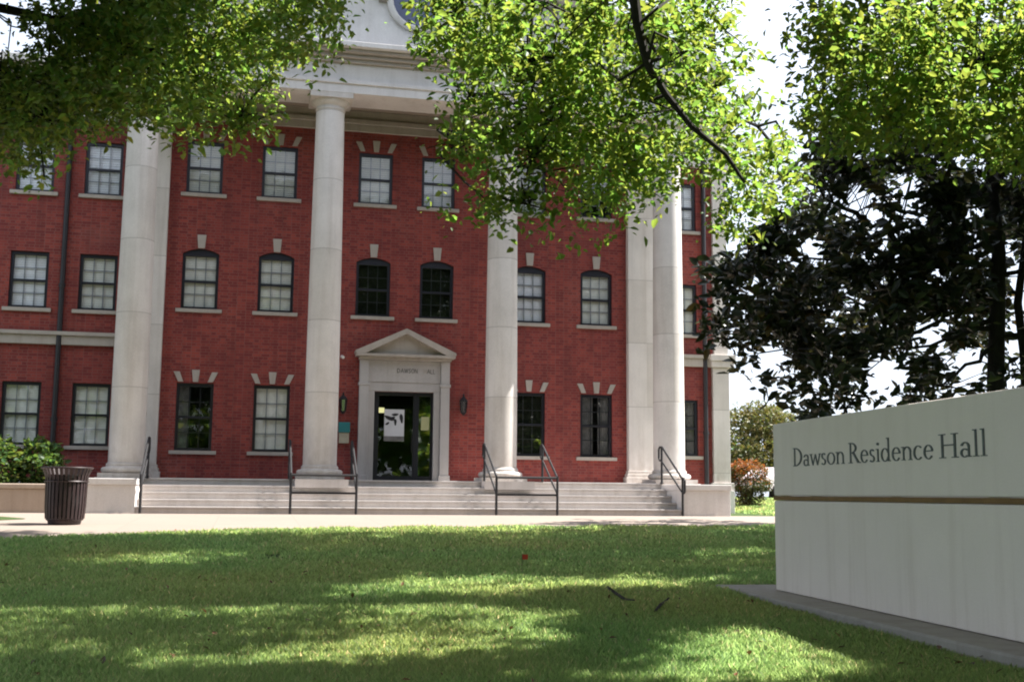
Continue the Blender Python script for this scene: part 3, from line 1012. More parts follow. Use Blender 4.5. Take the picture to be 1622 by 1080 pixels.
# ------------------------------------------------------------------ steps and cheek blocks
stp = empty("entrance_steps", (0, -2.5, 0))
tag(stp, "broad flight of five pale stone steps rising to the portico floor", "steps")
SX = 6.33
for k in range(5):
    yf = -3.86 + 0.34 * k
    z1 = 0.16 * (k + 1)
    o = MB().box(-SX, yf + 2.5, 0.16 * k - (0.3 if k == 0 else 0), SX, (-2.16 if k < 4 else -0.001) + 2.5, z1 - 0.045).box(-SX, yf - 0.025 + 2.5, z1 - 0.043, SX, (-2.16 if k < 4 else -0.001) + 2.5, z1).build("step", M['step'], stp, bevel=0.008)
for s in (-1, 1):
    x0, x1 = sorted((s * 6.335, s * 7.6))
    c = MB().box(x0, -3.88, -0.3, x1, 0.1, 0.62).box(x0 - .02, -3.92, 0.622, x1 + .02, 0.1, 0.762)
    if s > 0: c.box(7.622, -0.02, -0.3, 9.40, 0.21, 0.65)
    o = c.build("cheek_block", M['stone'], P, bevel=0.012)
for x in (CX[0], CX[3]):
    MB().box(x - .62, CY - .62, 0.763, x + .62, CY + .62, 0.799).build("plinth_slab", M['column'], P)
for x in (CX[1], CX[2]):
    MB().box(x - .62, -3.0, 0.60, x + .62, -2.53, 0.80).build("pedestal", M['step'], P)
for x in (CX[0], CX[3]):
    MB().box(x - .44, -0.6, 0.763, x + .44, -0.0, 0.799).build("plinth_slab", M['column'], P)


# ------------------------------------------------------------------ handrails
def side_rail():
    r = empty("handrail")
    MB().tube([(0, 0, -.03), (0, 0, .92)], .030, 8).tube([(-.0, 1.45, .78), (0, 1.45, 1.72)], .030, 8).build("post", M['iron'], r)
    up = MB()
    up.tube([(0, 1.45, 1.38), (0, 1.60, 1.38), (0, 1.66, 1.44), (0, 1.66, 1.66), (0, 1.60, 1.72), (0, 1.42, 1.72), (0, .05, .92), (0, -.10, .90), (0, -.15, .85), (0, -.15, .60), (0, -.10, .56), (0, 0, .56)], .027, 8)
    up.build("top_rail", M['iron'], r, smooth=True)
    MB().tube([(0, 0, .56), (0, 1.45, 1.36)], .024, 8).build("middle_rail", M['iron'], r, smooth=True)
    MB().lathe([(.05, .80), (.05, .815), (.03, .83)], (0, 1.45), 10).build("foot_plate", M['iron'], r)
    return r


h1 = side_rail()
h1.location = (-6.22, -3.98, 0)
tag(h1, "black stair handrail against the left cheek block beside the first column", "handrail", "handrails on the steps")
h2 = copy_tree(h1)
h2.location = (6.32, -3.98, 0)
tag(h2, "black stair handrail in front of the rightmost column and right cheek block", "handrail", "handrails on the steps")


def u_rail():
    r = empty("double_handrail")
    w = 0.735
    for s in (-w, w):
        MB().tube([(s, 0, -.03), (s, 0, .9)], .030, 8).build("post", M['iron'], r)
        MB().tube([(s, 1.45, .8), (s, 1.45, 1.72)], .030, 8).build("post", M['iron'], r)
        MB().tube([(s, -.0, .90), (s, .04, .905), (s, 1.40, 1.68), (s, 1.52, 1.72), (s, 1.62, 1.70), (s, 1.64, 1.62), (s, 1.64, 1.44), (s, 1.58, 1.38), (s, 1.45, 1.38)], .027, 8).build("top_rail", M['iron'], r, smooth=True)
        MB().tube([(s, .0, .50), (s, 1.45, 1.33)], .024, 8).build("middle_rail", M['iron'], r, smooth=True)
    MB().tube([(-w, 0, .88), (w, 0, .88)], .027, 8).tube([(-w, 0, .48), (w, 0, .48)], .024, 8).build("cross_bar", M['iron'], r, smooth=True)
    return r


h3 = u_rail()
h3.location = (-2.27, -3.98, 0)
tag(h3, "black double handrail fencing the steps before the second column, left of the door", "handrail", "handrails on the steps")
h4 = copy_tree(h3)
h4.location = (2.45, -3.98, 0)
tag(h4, "black double handrail fencing the steps before the third column, right of the door", "handrail", "handrails on the steps")

# ------------------------------------------------------------------ planter wall and litter bin
pw = empty("planter_wall", (-11, -3.7, 0))
tag(pw, "low tan stone planter wall left of the entrance steps", "wall")
MB().box(-8, 0, -.3, 3.38, 0.35, 0.52).build("wall", M['planter'], pw, bevel=0.02)
MB().box(-8, -0.04, 0.522, 3.38, 0.4, 0.63).build("coping", M['planter'], pw, bevel=0.02)
soil = MB().box(-8, 0.36, -0.2, 3.38, 3.8, 0.42).build("soil", M['roof'], pw)


def trash():
    zb = float(terrain(-7.03, -9.0)) + .004
    r = empty("litter_bin", (-7.03, -9.0, zb))
    tag(r, "dark brown slatted steel litter bin with flared rim on the walk", "litter bin")
    sl_ = MB()
    n = 30
    for k in range(n):
        a = 2 * math.pi * k / n
        da = math.pi / n * 0.62
        ring = []
        for rad, z in ((.325, .10), (.34, .3), (.348, .6), (.35, .74), (.365, .84), (.40, .93), (.415, .97)):
            for q_, rr_ in ((-da, rad), (da, rad), (da, rad - .012), (-da, rad - .012)):
                ring.append((rr_ * math.cos(a + q_), rr_ * math.sin(a + q_), z))
        fs = []
        for i in range(6):
            for j in range(4):
                j2 = (j + 1) % 4
                fs.append((i * 4 + j, i * 4 + j2, i * 4 + 4 + j2, i * 4 + 4 + j))
        fs += [(0, 1, 2, 3), (24, 25, 26, 27)]
        sl_.add(ring, fs)
    sl_.build("slatted_body", M['can'], r)
    rim = MB()
    rim.tube([(.42 * math.cos(2 * math.pi * k / 40), .42 * math.sin(2 * math.pi * k / 40), .975) for k in range(41)], .018, 8)
    rim.tube([(.362 * math.cos(2 * math.pi * k / 40), .362 * math.sin(2 * math.pi * k / 40), .74) for k in range(41)], .012, 6)
    rim.build("rim", M['can'], r, smooth=True)
    MB().lathe([(.25, 0), (.27, .01), (.28, .06), (.31, .08), (.31, .12), (.28, .13)], (0, 0), 32).build("base", M['can'], r, smooth=True)
    MB().lathe([(.27, .12), (.33, .75), (.33, .86), (.31, .86), (.29, .5)], (0, 0), 28, cap=False).build("liner", M['canblack'], r, smooth=True)


trash()

# ------------------------------------------------------------------ the name sign
SG = empty("name_sign", (1.10, -20.0, -0.40), math.atan2(-0.9982, -0.0601))
tag(SG, "long low cream wall sign with dark raised lettering on a concrete footing", "sign")
SLEN = 6.4
MB().box(0, 0, 0.0, SLEN, 0.5, 0.858).box(0.002, 0.012, 0.859, SLEN - .002, 0.49, 0.902).box(0, 0, 0.903, SLEN, 0.5, 1.60).build("sign_wall", M['sign'], SG, bevel=0.012)
MB().box(-0.004, -0.005, 0.861, SLEN + .004, 0.0105, 0.900).build("bronze_band", M['bronze'], SG)
MB().box(-0.75, -0.36, -0.30, SLEN + .4, 0.9, -0.004).build("footing", M['pad'], SG, bevel=0.02)

G = {}
def stem(x, y0, y1, w): return [[(x - w / 2, y0), (x + w / 2, y0), (x + w / 2, y1), (x - w / 2, y1)]]
def bar(x0, x1, y, t): return [[(x0, y - t / 2), (x1, y - t / 2), (x1, y + t / 2), (x0, y + t / 2)]]
def diag(x0, y0, x1, y1, w): return [[(x0 - w / 2, y0), (x0 + w / 2, y0), (x1 + w / 2, y1), (x1 - w / 2, y1)]]
def ring(cx, cy, rx, ry, wx, wy, a0=0, a1=360, n=22):
    out = []
    for k in range(n):
        a, b_ = R(a0 + (a1 - a0) * k / n), R(a0 + (a1 - a0) * (k + 1) / n)
        out.append([(cx + (rx - wx) * math.cos(a), cy + (ry - wy) * math.sin(a)), (cx + rx * math.cos(a), cy + ry * math.sin(a)),
                    (cx + rx * math.cos(b_), cy + ry * math.sin(b_)), (cx + (rx - wx) * math.cos(b_), cy + (ry - wy) * math.sin(b_))])
    return [('strip', out)]
S1, S2, T = .086, .073, .034
def ser(x, y, w=.2, up=True): return bar(x - w / 2, x + w / 2, y + (T / 2 if up else -T / 2), T)
G['D'] = (stem(.17, 0, 1, S1) + ring(.2, .5, .55, .5, .12, .05, -90, 90) + bar(.06, .2, .024, .046) + bar(.06, .2, .976, .046), .84)
G['a'] = (ring(.2, .165, .18, .185, .085, .045, 40, 320) + stem(.37, .0, .42, S2) + ring(.225, .41, .19, .2, .09, .05, 0, 165) + bar(.33, .48, .022, .04), .52)
G['w'] = (diag(.06, .6, .22, 0, S2) + diag(.22, 0, .40, .58, .05) + diag(.40, .58, .56, 0, S2) + diag(.56, 0, .74, .6, .05) + ser(.07, .6, .2, False) + ser(.74, .6, .16, False), .8)
G['s'] = (ring(.2, .455, .15, .155, .075, .05, 25, 265) + ring(.19, .155, .165, .165, .08, .05, -150, 90) + diag(.14, .33, .24, .28, .10), .42)
G['o'] = (ring(.3, .3, .28, .315, .09, .045), .62)
G['n'] = (stem(.13, 0, .6, S2) + ring(.32, .36, .225, .25, .09, .055, 0, 155) + stem(.50, 0, .38, S2) + ser(.13, 0) + ser(.50, 0) + bar(.03, .14, .58, .045), .64)
G['R'] = (stem(.17, 0, 1, S1) + ring(.2, .735, .37, .265, .11, .05, -90, 90) + [[(.30, .50), (.42, .50), (.76, .0), (.62, .0)]] + ser(.17, 0, .26) + bar(.06, .2, .976, .046) + bar(.62, .84, .022, .042), .80)
G['e'] = (ring(.27, .3, .245, .315, .09, .045, 8, 325) + bar(.1, .5, .345, .045), .56)
G['i'] = (stem(.14, 0, .6, S2) + ser(.14, 0) + bar(.04, .15, .58, .045) + ring(.14, .83, .062, .062, .061, .061), .30)
G['d'] = (ring(.26, .3, .24, .315, .09, .045, 20, 340) + stem(.47, 0, 1.08, S2) + bar(.37, .48, 1.058, .045) + bar(.46, .58, .022, .042), .64)
G['c'] = (ring(.28, .3, .255, .315, .09, .045, 45, 318), .54)
G['H'] = (stem(.18, 0, 1, S1) + stem(.72, 0, 1, S1) + bar(.2, .7, .53, .05) + ser(.18, 0, .28) + ser(.72, 0, .28) + ser(.18, 1, .28, False) + ser(.72, 1, .28, False), .92)
G['l'] = (stem(.14, 0, 1.08, S2) + ser(.14, 0, .24) + bar(.03, .15, 1.058, .045), .30)


def word(txt, u0, u1, zbase, cap):
    total = sum(G[c][1] for c in txt)
    k = (u1 - u0) / total
    u = u0
    for c in txt:
        mb = MB()
        depth = 0.006
        for piece in G[c][0]:
            depth += 0.0004
            if isinstance(piece, tuple):
                q = piece[1]
                n = len(q)
                vs, fs = [], []
                rows_ = [(s[0], s[1]) for s in q] + [(q[-1][3], q[-1][2])]
                for (a, b_) in rows_:
                    for p_ in (a, b_):
                        vs.append((u + p_[0] * k, -depth, zbase + p_[1] * cap))
                        vs.append((u + p_[0] * k, -0.001, zbase + p_[1] * cap))
                for i in range(len(rows_) - 1):
                    a = i * 4; b_ = a + 4
                    fs += [(a, a + 2, b_ + 2, b_), (a, b_, b_ + 1, a + 1), (a + 2, a + 3, b_ + 3, b_ + 2)]
                fs += [(0, 1, 3, 2), (len(vs) - 4, len(vs) - 2, len(vs) - 1, len(vs) - 3)]
                mb.add(vs, fs)
            else:
                mb.prism([(u + p_[0] * k, zbase + p_[1] * cap) for p_ in piece], -depth, -0.001)
        mb.build("letter", M['letter'], SG)
        u += G[c][1] * k


word("Dawson", 0.485, 1.60, 1.177, 0.170)
word("Residence", 1.655, 3.05, 1.177, 0.170)
word("Hall", 3.11, 3.74, 1.177, 0.170)


# ------------------------------------------------------------------ foliage machinery
def leaf_arrays(C, T_, N_, L, W, fold=0.25):
    """six-point folded leaves: C base points, T_ tip directions, N_ normals, L lengths, W widths"""
    n = len(C)
    T_ = T_ / np.linalg.norm(T_, axis=1, keepdims=True)
    B = np.cross(N_, T_); B /= np.linalg.norm(B, axis=1, keepdims=True) + 1e-9
    N2 = np.cross(T_, B)
    L = L[:, None]; W = W[:, None]
    V = np.empty((n, 6, 3), np.float32)
    V[:, 0] = C
    V[:, 1] = C + T_ * L * .35 + B * W * .5 + N2 * W * fold
    V[:, 2] = C + T_ * L * .72 + B * W * .36 + N2 * W * fold * .6
    V[:, 3] = C + T_ * L
    V[:, 4] = C + T_ * L * .72 - B * W * .36 + N2 * W * fold * .6
    V[:, 5] = C + T_ * L * .35 - B * W * .5 + N2 * W * fold
    base = (np.arange(n) * 6)[:, None]
    Q = np.concatenate([base + np.array([[0, 1, 2, 3]]), base + np.array([[0, 3, 4, 5]])], 0)
    return V.reshape(-1, 3), Q


def unit(n):
    v = rng.normal(size=(n, 3))
    return v / np.linalg.norm(v, axis=1, keepdims=True)


def leaves_object(name, C, mat, parent, size, aspect=0.5, droop=0.3, flat=0.5, var=0.3, tint=(1, 1, 1), tips=None):
    n = len(C)
    T_ = unit(n); T_[:, 2] = T_[:, 2] * 0.6 - droop
    N_ = unit(n); N_[:, 2] = np.abs(N_[:, 2]) + flat
    L = size * rng.uniform(.5, 1.35, n); W = L * aspect * rng.uniform(.8, 1.2, n)
    V, Q = leaf_arrays(C, T_, N_, L, W)
    c = np.ones((n, 3)) * np.array(tint)
    c *= rng.uniform(1 - var, 1 + var, (n, 1))
    c[:, 0] *= rng.uniform(.75, 1.35, n)
    if tips is not None: c = tips(C, c)
    return big_mesh(name, V, Q, mat, parent, np.repeat(c, 6, 0))


def spray_leaves(S, per, length, spread, down=0.35):
    """leaves along drooping side twigs, for many spray centres S at once; returns leaf points and the twig ends"""
    n = len(S)
    D = unit(n); D[:, 2] = D[:, 2] * 0.35 - down
    D /= np.linalg.norm(D, axis=1, keepdims=True)
    ln = length * rng.uniform(.6, 1.3, n)
    t = rng.uniform(-.5, .5, (n, per))
    off = rng.normal(size=(n, per, 3)) * spread * (0.45 + np.abs(t))[:, :, None]
    Cc = S[:, None, :] + D[:, None, :] * (t * ln[:, None])[:, :, None] + off
    Cc[:, :, 2] -= 0.12 * ln[:, None] * (t + .5) ** 2
    return Cc.reshape(-1, 3), S - D * ln[:, None] * .5, S + D * ln[:, None] * .5


def in_poly(px, py, poly):
    x = np.asarray(px); y = np.asarray(py)
    r = np.zeros(x.shape, bool)
    j = len(poly) - 1
    for i in range(len(poly)):
        xi, yi = poly[i]; xj, yj = poly[j]
        if yi != yj:
            c = ((yi > y) != (yj > y)) & (x < (xj - xi) * (y - yi) / (yj - yi) + xi)
            r ^= c
        j = i
    return r


def pix_many(Pn):
    d = Pn - CAM
    z = d @ FW
    zz = np.where(z > 0.3, z, 0.3)
    return 811 + F * (d @ RT) / zz, 540 - F * (d @ UP) / zz, z


def vnoise(x, y, s, seed=0):
    """cheap smooth value noise"""
    x = np.asarray(x) / s; y = np.asarray(y) / s
    xi, yi = np.floor(x).astype(int), np.floor(y).astype(int)
    fx, fy = x - xi, y - yi
    fx = fx * fx * (3 - 2 * fx); fy = fy * fy * (3 - 2 * fy)
    def hsh(a, b_):
        h_ = (a * 374761393 + b_ * 668265263 + seed * 974711) & 0x7fffffff
        h_ = ((h_ ^ (h_ >> 13)) * 1274126177) & 0x7fffffff
        return ((h_ ^ (h_ >> 16)) & 0xffff) / 65535.0
    return (hsh(xi, yi) * (1 - fx) + hsh(xi + 1, yi) * fx) * (1 - fy) + (hsh(xi, yi + 1) * (1 - fx) + hsh(xi + 1, yi + 1) * fx) * fy


# openings cut in the unseen canopy to let the sun reach these stretches of lawn
LIT = [
    [(450, 938), (590, 912), (800, 904), (960, 896), (1100, 876), (1222, 862), (1250, 908), (1100, 926), (980, 940), (840, 952), (640, 955), (490, 953)],
    [(960, 1040), (1080, 996), (1300, 992), (1420, 1040), (1440, 1090), (1200, 1100), (980, 1095), (940, 1072)],
    [(880, 832), (1240, 830), (1240, 857), (1050, 855), (880, 851)],
    [(40, 886), (260, 872), (420, 880), (380, 900), (120, 904)],
    [(1010, 930), (1180, 915), (1222, 925), (1200, 945), (1060, 950)],
    [(0, 832), (900, 812), (900, 836), (540, 837), (300, 837), (0, 840)],
    [(100, 1050), (260, 1046), (300, 1085), (100, 1092)],
    [(480, 852), (640, 846), (660, 858), (490, 864)], [(740, 850), (910, 848), (890, 860), (750, 862)],
]
LITW = [1, 1, 1, .85, .6, 1, .7, .7, .7]


def shade_ok(S):
    """keep a spray unless its shadow would fall on one of the sunny stretches"""
    zg = terrain(S[:, 0], S[:, 1])
    t = (S[:, 2] - zg) / SUN[2]
    Gp = S - SUN[None, :] * t[:, None]
    Gp[:, 2] = terrain(Gp[:, 0], Gp[:, 1])
    px, py, z = pix_many(Gp)
    px = px + 26 * (vnoise(px, py, 60, 3) - .5) * 2
    py = py + 7 * (vnoise(px, py, 50, 4) - .5) * 2
    ok = np.ones(len(S), bool)
    for poly, w in zip(LIT, LITW):
        ok &= ~(in_poly(px, py, poly) & (z > 0) & (rng.random(len(S)) < w))
    # scattered sun flecks everywhere
    fl = vnoise(Gp[:, 0] * 10, Gp[:, 1] * 10, 7, 9)
    ok &= fl > 0.05
    return ok


def facade_ok(S):
    """keep boughs from shading the steps and the front of the hall"""
    t = (S[:, 1] + 3.0) / SUN[1] if abs(SUN[1]) > 1e-4 else np.full(len(S), 1e9)
    return np.ones(len(S), bool)


POLY_C = [(700, -25), (690, 25), (700, 60), (740, 70), (765, 105), (735, 135), (752, 165), (722, 190), (724, 240), (752, 272), (785, 290), (782, 350),
          (795, 375), (812, 335), (850, 335), (880, 305), (930, 315), (985, 285), (1010, 315), (1045, 275), (1080, 255), (1120, 305), (1140, 335),
          (1180, 350), (1210, 378), (1232, 345), (1262, 330), (1268, 255), (1240, 215), (1190, 195), (1195, 135), (1160, 110), (1155, 60), (1140, -25)]
POLY_L = [(548, -25), (515, 35), (495, 58), (445, 72), (428, 115), (405, 138), (398, 175), (385, 215), (370, 225), (350, 180), (322, 196), (295, 152), (240, 166),
          (205, 174), (180, 160), (130, 192), (95, 210), (84, 258), (50, 268), (25, 232), (-30, 228), (-30, 105), (30, 108), (72, 118), (92, 74), (84, 40), (76, -25)]
POLY_R = [(1290, -25), (1280, 40), (1262, 75), (1288, 110), (1276, 145), (1305, 175), (1318, 208), (1350, 232), (1378, 248), (1402, 225), (1440, 228), (1480, 243), (1500, 215),
          (1560, 232), (1600, 226), (1660, 228), (1660, -25)]


def sample_poly(poly, n, d0, d1, holes=0.0, hs=45, seed=1):
    xs = [p[0] for p in poly]; ys = [p[1] for p in poly]
    out = []
    while len(out) < n:
        x = rng.uniform(min(xs), max(xs), 400); y = rng.uniform(min(ys), max(ys), 400)
        ok = in_poly(x, y, poly) & (vnoise(x, y, hs, seed) * .6 + vnoise(x, y, hs * .45, seed + 5) * .4 > holes)
        for a, b_ in zip(x[ok], y[ok]):
            out.append(at(a, b_, rng.uniform(d0, d1)))
    return np.array(out[:n])


def boughs(poly, n_cl, per_cl, d0, d1, sig, holes, hs, seed):
    """leaf sprays gathered in clusters, with air between the clusters"""
    Cc = sample_poly(poly, n_cl, d0, d1, holes, hs, seed)
    k = rng.integers(max(1, per_cl - 2), per_cl + 3, n_cl)
    out = []
    for c, kk in zip(Cc, k):
        sc_ = rng.uniform(.6, 1.35)
        o = rng.normal(size=(kk, 3)) * np.array([sig, sig, sig * .8]) * sc_
        o[:, 2] -= np.abs(rng.normal(size=kk)) * sig * .5
        out.append(c + o)
    return np.concatenate(out)


def crown_volume(n, c, rad, polys):
    """spray centres through the upper crown, outside the view or inside the boughs that hang into it"""
    out = []
    tries = 0
    while len(out) < n and tries < 400:
        tries += 1
        v = unit(400) * (rng.uniform(0.35, 1, (400, 1)) ** 0.5) * np.array(rad)
        S = c + v
        S = S[S[:, 2] > 3.2]
        px, py, z = pix_many(S)
        mg = F * 1.0 / np.maximum(z, 0.5)
        vis = (z > -0.8) & (px > -mg) & (px < 1622 + mg) & (py > -mg) & (py < 1080 + mg)
        ok = ~vis & shade_ok(S)
        out += list(S[ok])
    return np.array(out[:n])


def limb(mb, p0, p1, r0, r1, sag=0.0, wob=0.15, n=9, seg=7):
    p0, p1 = np.array(p0, float), np.array(p1, float)
    L = np.linalg.norm(p1 - p0)
    pts, rad = [], []
    w = rng.normal(size=(n + 1, 3)) * wob * L * 0.12
    w[0] = w[-1] = 0
    for k in range(n + 1):
        t = k / n
        p = p0 + (p1 - p0) * t + w[k]
        p[2] += sag * L * math.sin(math.pi * t)
        pts.append(p); rad.append(r0 + (r1 - r0) * t ** 0.8)
    mb.tube(pts, rad, seg)
    return pts


def sunlit_gap(S_up, S_vis, lit):
    """thin the upper crown where the sun comes through to the outer boughs"""
    if lit is None or not lit.any(): return S_up
    Lp = S_vis[lit]
    keep = np.ones(len(S_up), bool)
    for i, p in enumerate(S_up):
        d = p - Lp
        t = d @ SUN
        q = ((d - t[:, None] * SUN) ** 2).sum(1)
        if ((q < 0.55 ** 2) & (t > 0.3)).any(): keep[i] = False
    return S_up[keep]


def make_tree(name, label, trunk_xy, fork_z, trunk_r, S_vis, S_up, leaf, mat, bark, per=34, length=.8, spread=.16, n_limb=12, vis_twigs=0.5, lit=None, twig_reach=.9, extra=None, droop=.35):
    gz = float(terrain(trunk_xy[0], trunk_xy[1]))
    S_up = sunlit_gap(S_up, S_vis, lit)
    r = empty(name, (0, 0, 0))
    tag(r, label, "tree")
    base = np.array([trunk_xy[0], trunk_xy[1], gz - 0.2])
    fork = np.array([trunk_xy[0] + .2, trunk_xy[1] + .2, fork_z])
    tr = MB()
    pts = [base, base + (0, 0, .5)] + [base + (fork - base) * t + rng.normal(size=3) * .05 for t in (.35, .6, .8)] + [fork]
    tr.tube(pts, [trunk_r * 1.6, trunk_r * 1.15, trunk_r, trunk_r * .92, trunk_r * .85, trunk_r * .8], 14)
    tr.build("trunk", bark, r, smooth=True)
    lb_ = MB()
    allS = S_up
    idx = rng.choice(len(allS), min(n_limb, len(allS)), replace=False)
    nodes = []
    for i in idx:
        tgt = allS[i]
        pl = limb(lb_, fork, tgt, trunk_r * .42, .03, 0.12)
        nodes += pl[3:]
    if extra:
        for poly, r0, r1 in extra:
            pr = [np.array(p) for p in poly]
            up_ = [q for q in nodes if q[2] > pr[0][2] - .3] or nodes
            j0 = min(up_, key=lambda q: ((q - pr[0]) ** 2).sum())
            limb(lb_, j0, pr[0], r0 * 1.25, r0, 0.03, 0.08)
            lb_.tube(pr, list(np.linspace(r0, r1, len(pr))), 7)
            nodes += pr
    nodes = np.array(nodes)
    nv = int(len(S_vis) * vis_twigs)
    pick = rng.choice(len(S_vis), nv, replace=False) if nv else []
    C, A, B = spray_leaves(S_vis, per, length, spread, droop)
    for i in pick:
        d2 = ((nodes - A[i]) ** 2).sum(1)
        j = int(np.argmin(d2))
        if d2[j] > twig_reach ** 2: continue
        lb_.tube([nodes[j], (nodes[j] + A[i]) / 2 + rng.normal(size=3) * .08, A[i], S_vis[i], B[i]], [.016, .012, .008, .006, .003], 4, cap=False)
    lb_.build("limb", bark, r, smooth=True)
    leaves_object("crown", C, mat, r, leaf, 0.52, droop=.5)
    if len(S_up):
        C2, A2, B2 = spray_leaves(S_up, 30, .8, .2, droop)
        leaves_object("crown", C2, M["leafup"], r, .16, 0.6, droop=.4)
    return r


# the big tree over the camera, whose boughs hang into the middle of the view
Sc = boughs(POLY_C, 150, 4, 8.2, 10.4, .13, 0.34, 48, 2)
Scu = np.concatenate([crown_volume(4200, camspace(2.5, 6.0, 7.6), (8.0, 7.2, 3.0), [POLY_C]),
                      crown_volume(3600, camspace(2.0, -2.0, 7.6), (12.0, 9.0, 3.0), [POLY_C]),  # unseen crown spread wide behind the camera to block skylight from the lawn
                      crown_volume(2200, camspace(4.0, 8.0, 8.4), (6.0, 6.0, 2.4), [POLY_C])])
px_limb = lambda L, d: [at(x, y, d + dd) for x, y, dd in L]
extra_c = [
    (px_limb([(985, -160, -.6), (1000, -40, 0), (1010, 40, .1), (1025, 100, .1), (1055, 150, .2), (1095, 200, .2), (1150, 245, .3), (1180, 290, .3)], 7.95), .045, .012),
    (px_limb([(960, -120, 0), (962, -10, .1), (958, 60, .1), (968, 130, .2), (975, 190, .2), (990, 250, .2)], 9.6), .022, .006),
    (px_limb([(850, -130, 0), (845, 0, .0), (838, 90, 0), (846, 170, .1), (842, 250, .1), (835, 310, .1)], 9.0), .018, .005),
    (px_limb([(800, -120, 0), (790, 10, .0), (770, 80, 0), (745, 150, .1), (730, 230, .1)], 9.4), .016, .004),
    (px_limb([(1090, -120, 0), (1100, 0, .0), (1120, 70, 0), (1150, 130, .1), (1200, 200, .1)], 9.8), .018, .004),
    (px_limb([(725, -100, 0), (728, -10, .0), (720, 30, 0), (735, 90, .1)], 9.3), .014, .004),
]
t_ = camspace(4.8, -3.0, 0)
make_tree("shade_tree", "bright green shade tree whose boughs hang down before the middle columns", t_[:2], 4.5, .34, Sc, Scu, .070, M['leaf'], M['bark'], per=29, length=.46, spread=.075, n_limb=16, extra=extra_c, vis_twigs=.6,
          twig_reach=.42, lit=(pix_many(Sc)[0] > 1040) | (rng.random(len(Sc)) < .14))

# tree whose crown fills the top left corner
Sl = np.concatenate([boughs(POLY_L, 175, 4, 14.5, 18.0, .20, 0.30, 48, 7),
                     boughs([(70, 0), (330, -20), (330, 150), (250, 150), (60, 185), (-30, 205), (-30, 118), (75, 118)], 75, 4, 15.5, 19.5, .22, 0.22, 48, 8)])
Slu = np.concatenate([crown_volume(1500, camspace(-7.5, 16.5, 9.2), (6.5, 4.5, 3.0), [POLY_L]),
                      crown_volume(1500, camspace(-10.5, 14.0, 8.0), (5.0, 6.0, 2.8), [POLY_L]),  # unseen crown carried left to close off the sky at the side
                      crown_volume(1800, camspace(-3.5, 16.8, 9.8), (5.5, 4.2, 2.4), [POLY_L])])  # unseen crown added sunward to keep the corner boughs dark
t_ = camspace(-10.5, 17.0, 0)
ext_l = [(px_limb([(-250, -60, 0), (-60, 0, 0), (80, 30, 0), (200, 60, .2), (300, 110, .2), (380, 190, .2)], 16.2), .09, .012),
         (px_limb([(200, -120, 0), (225, 0, 0), (232, 80, 0), (240, 180, 0)], 16.6), .04, .01),
         (px_limb([(-100, 100, 0), (0, 140, 0), (60, 190, 0), (70, 280, 0)], 16.0), .04, .008)]
make_tree("shade_tree", "dark leafy shade tree filling the top left corner before the left wing", t_[:2], 4.2, .32, Sl, Slu, .11, M['leaf'], M['bark'], per=24, length=.62, spread=.12, n_limb=12, extra=ext_l, vis_twigs=.4, lit=(pix_many(Sl)[0] > 390))

# tree at the upper right
Sr = boughs(POLY_R, 175, 4, 14.0, 17.8, .20, 0.32, 42, 12)
Sru = np.concatenate([crown_volume(3800, camspace(8.0, 16.8, 10.2), (8.8, 4.8, 3.0), [POLY_R]),
                      crown_volume(1200, camspace(11.5, 11.0, 6.5), (4.0, 7.0, 4.0), [POLY_R]),
                      crown_volume(2600, camspace(10.0, 16.0, 9.0), (6.0, 5.0, 4.0), [POLY_R])])  # unseen crown added to hold the right-hand boughs in shade
t_ = camspace(10.5, 16.0, 0)
ext_r = [(px_limb([(1480, -140, 0), (1475, -20, 0), (1482, 60, 0), (1470, 130, 0), (1440, 200, 0)], 16.0), .085, .015),
         (px_limb([(1750, 40, 0), (1650, 60, 0), (1560, 90, 0), (1480, 140, 0), (1400, 190, 0)], 16.0), .08, .012)]
make_tree("shade_tree", "green shade tree reaching in at the top right above the cream sign", t_[:2], 4.6, .36, Sr, Sru, .115, M['leaf'], M['bark'], per=24, length=.62, spread=.12, n_limb=14, extra=ext_r, vis_twigs=.4, lit=(rng.random(len(Sr)) < .02))

# dark magnolia behind the sign
POLY_M = [(1290, 190), (1275, 250), (1300, 330), (1240, 350), (1170, 375), (1150, 415), (1125, 455), (1132, 520), (1165, 545), (1168, 590), (1182, 612), (1225, 590), (1262, 598),
          (1285, 645), (1330, 640), (1380, 650), (1440, 640), (1452, 600), (1500, 612), (1550, 600), (1600, 615), (1720, 600), (1900, 520), (1950, 350), (1900, 200), (1700, 120), (1450, 120), (1340, 150)]
HOLES = [[(1322, 295), (1350, 270), (1402, 322), (1404, 360), (1345, 352)], [(1425, 258), (1460, 272), (1468, 330), (1425, 334)], [(1490, 222), (1572, 232), (1568, 272), (1495, 268)],
         [(1588, 385), (1640, 395), (1655, 585), (1594, 560)], [(1362, 552), (1452, 548), (1452, 612), (1368, 612)], [(1200, 535), (1262, 548), (1240, 600), (1178, 588)],
         [(1455, 488), (1512, 506), (1502, 572), (1452, 556)], [(1498, 548), (1552, 546), (1562, 602), (1500, 606)], [(1255, 372), (1300, 362), (1306, 402), (1262, 412)],
         [(1170, 440), (1200, 430), (1205, 465), (1178, 475)], [(1330, 455), (1362, 448), (1368, 486), (1336, 490)]]
TRUNK = [(1556, 300), (1598, 300), (1604, 620), (1556, 620)]
Sm = boughs(POLY_M, 380, 5, 18.6, 22.6, .18, 0.40, 30, 21)
Sm = np.concatenate([Sm, boughs([(1240, 230), (1200, 400), (1220, 560), (1290, 620), (1500, 600), (1640, 560), (1640, 220)], 120, 5, 22.6, 26.3, .22, 0.42, 34, 24)])
pxm, pym, _ = pix_many(Sm)
keep = np.ones(len(Sm), bool)
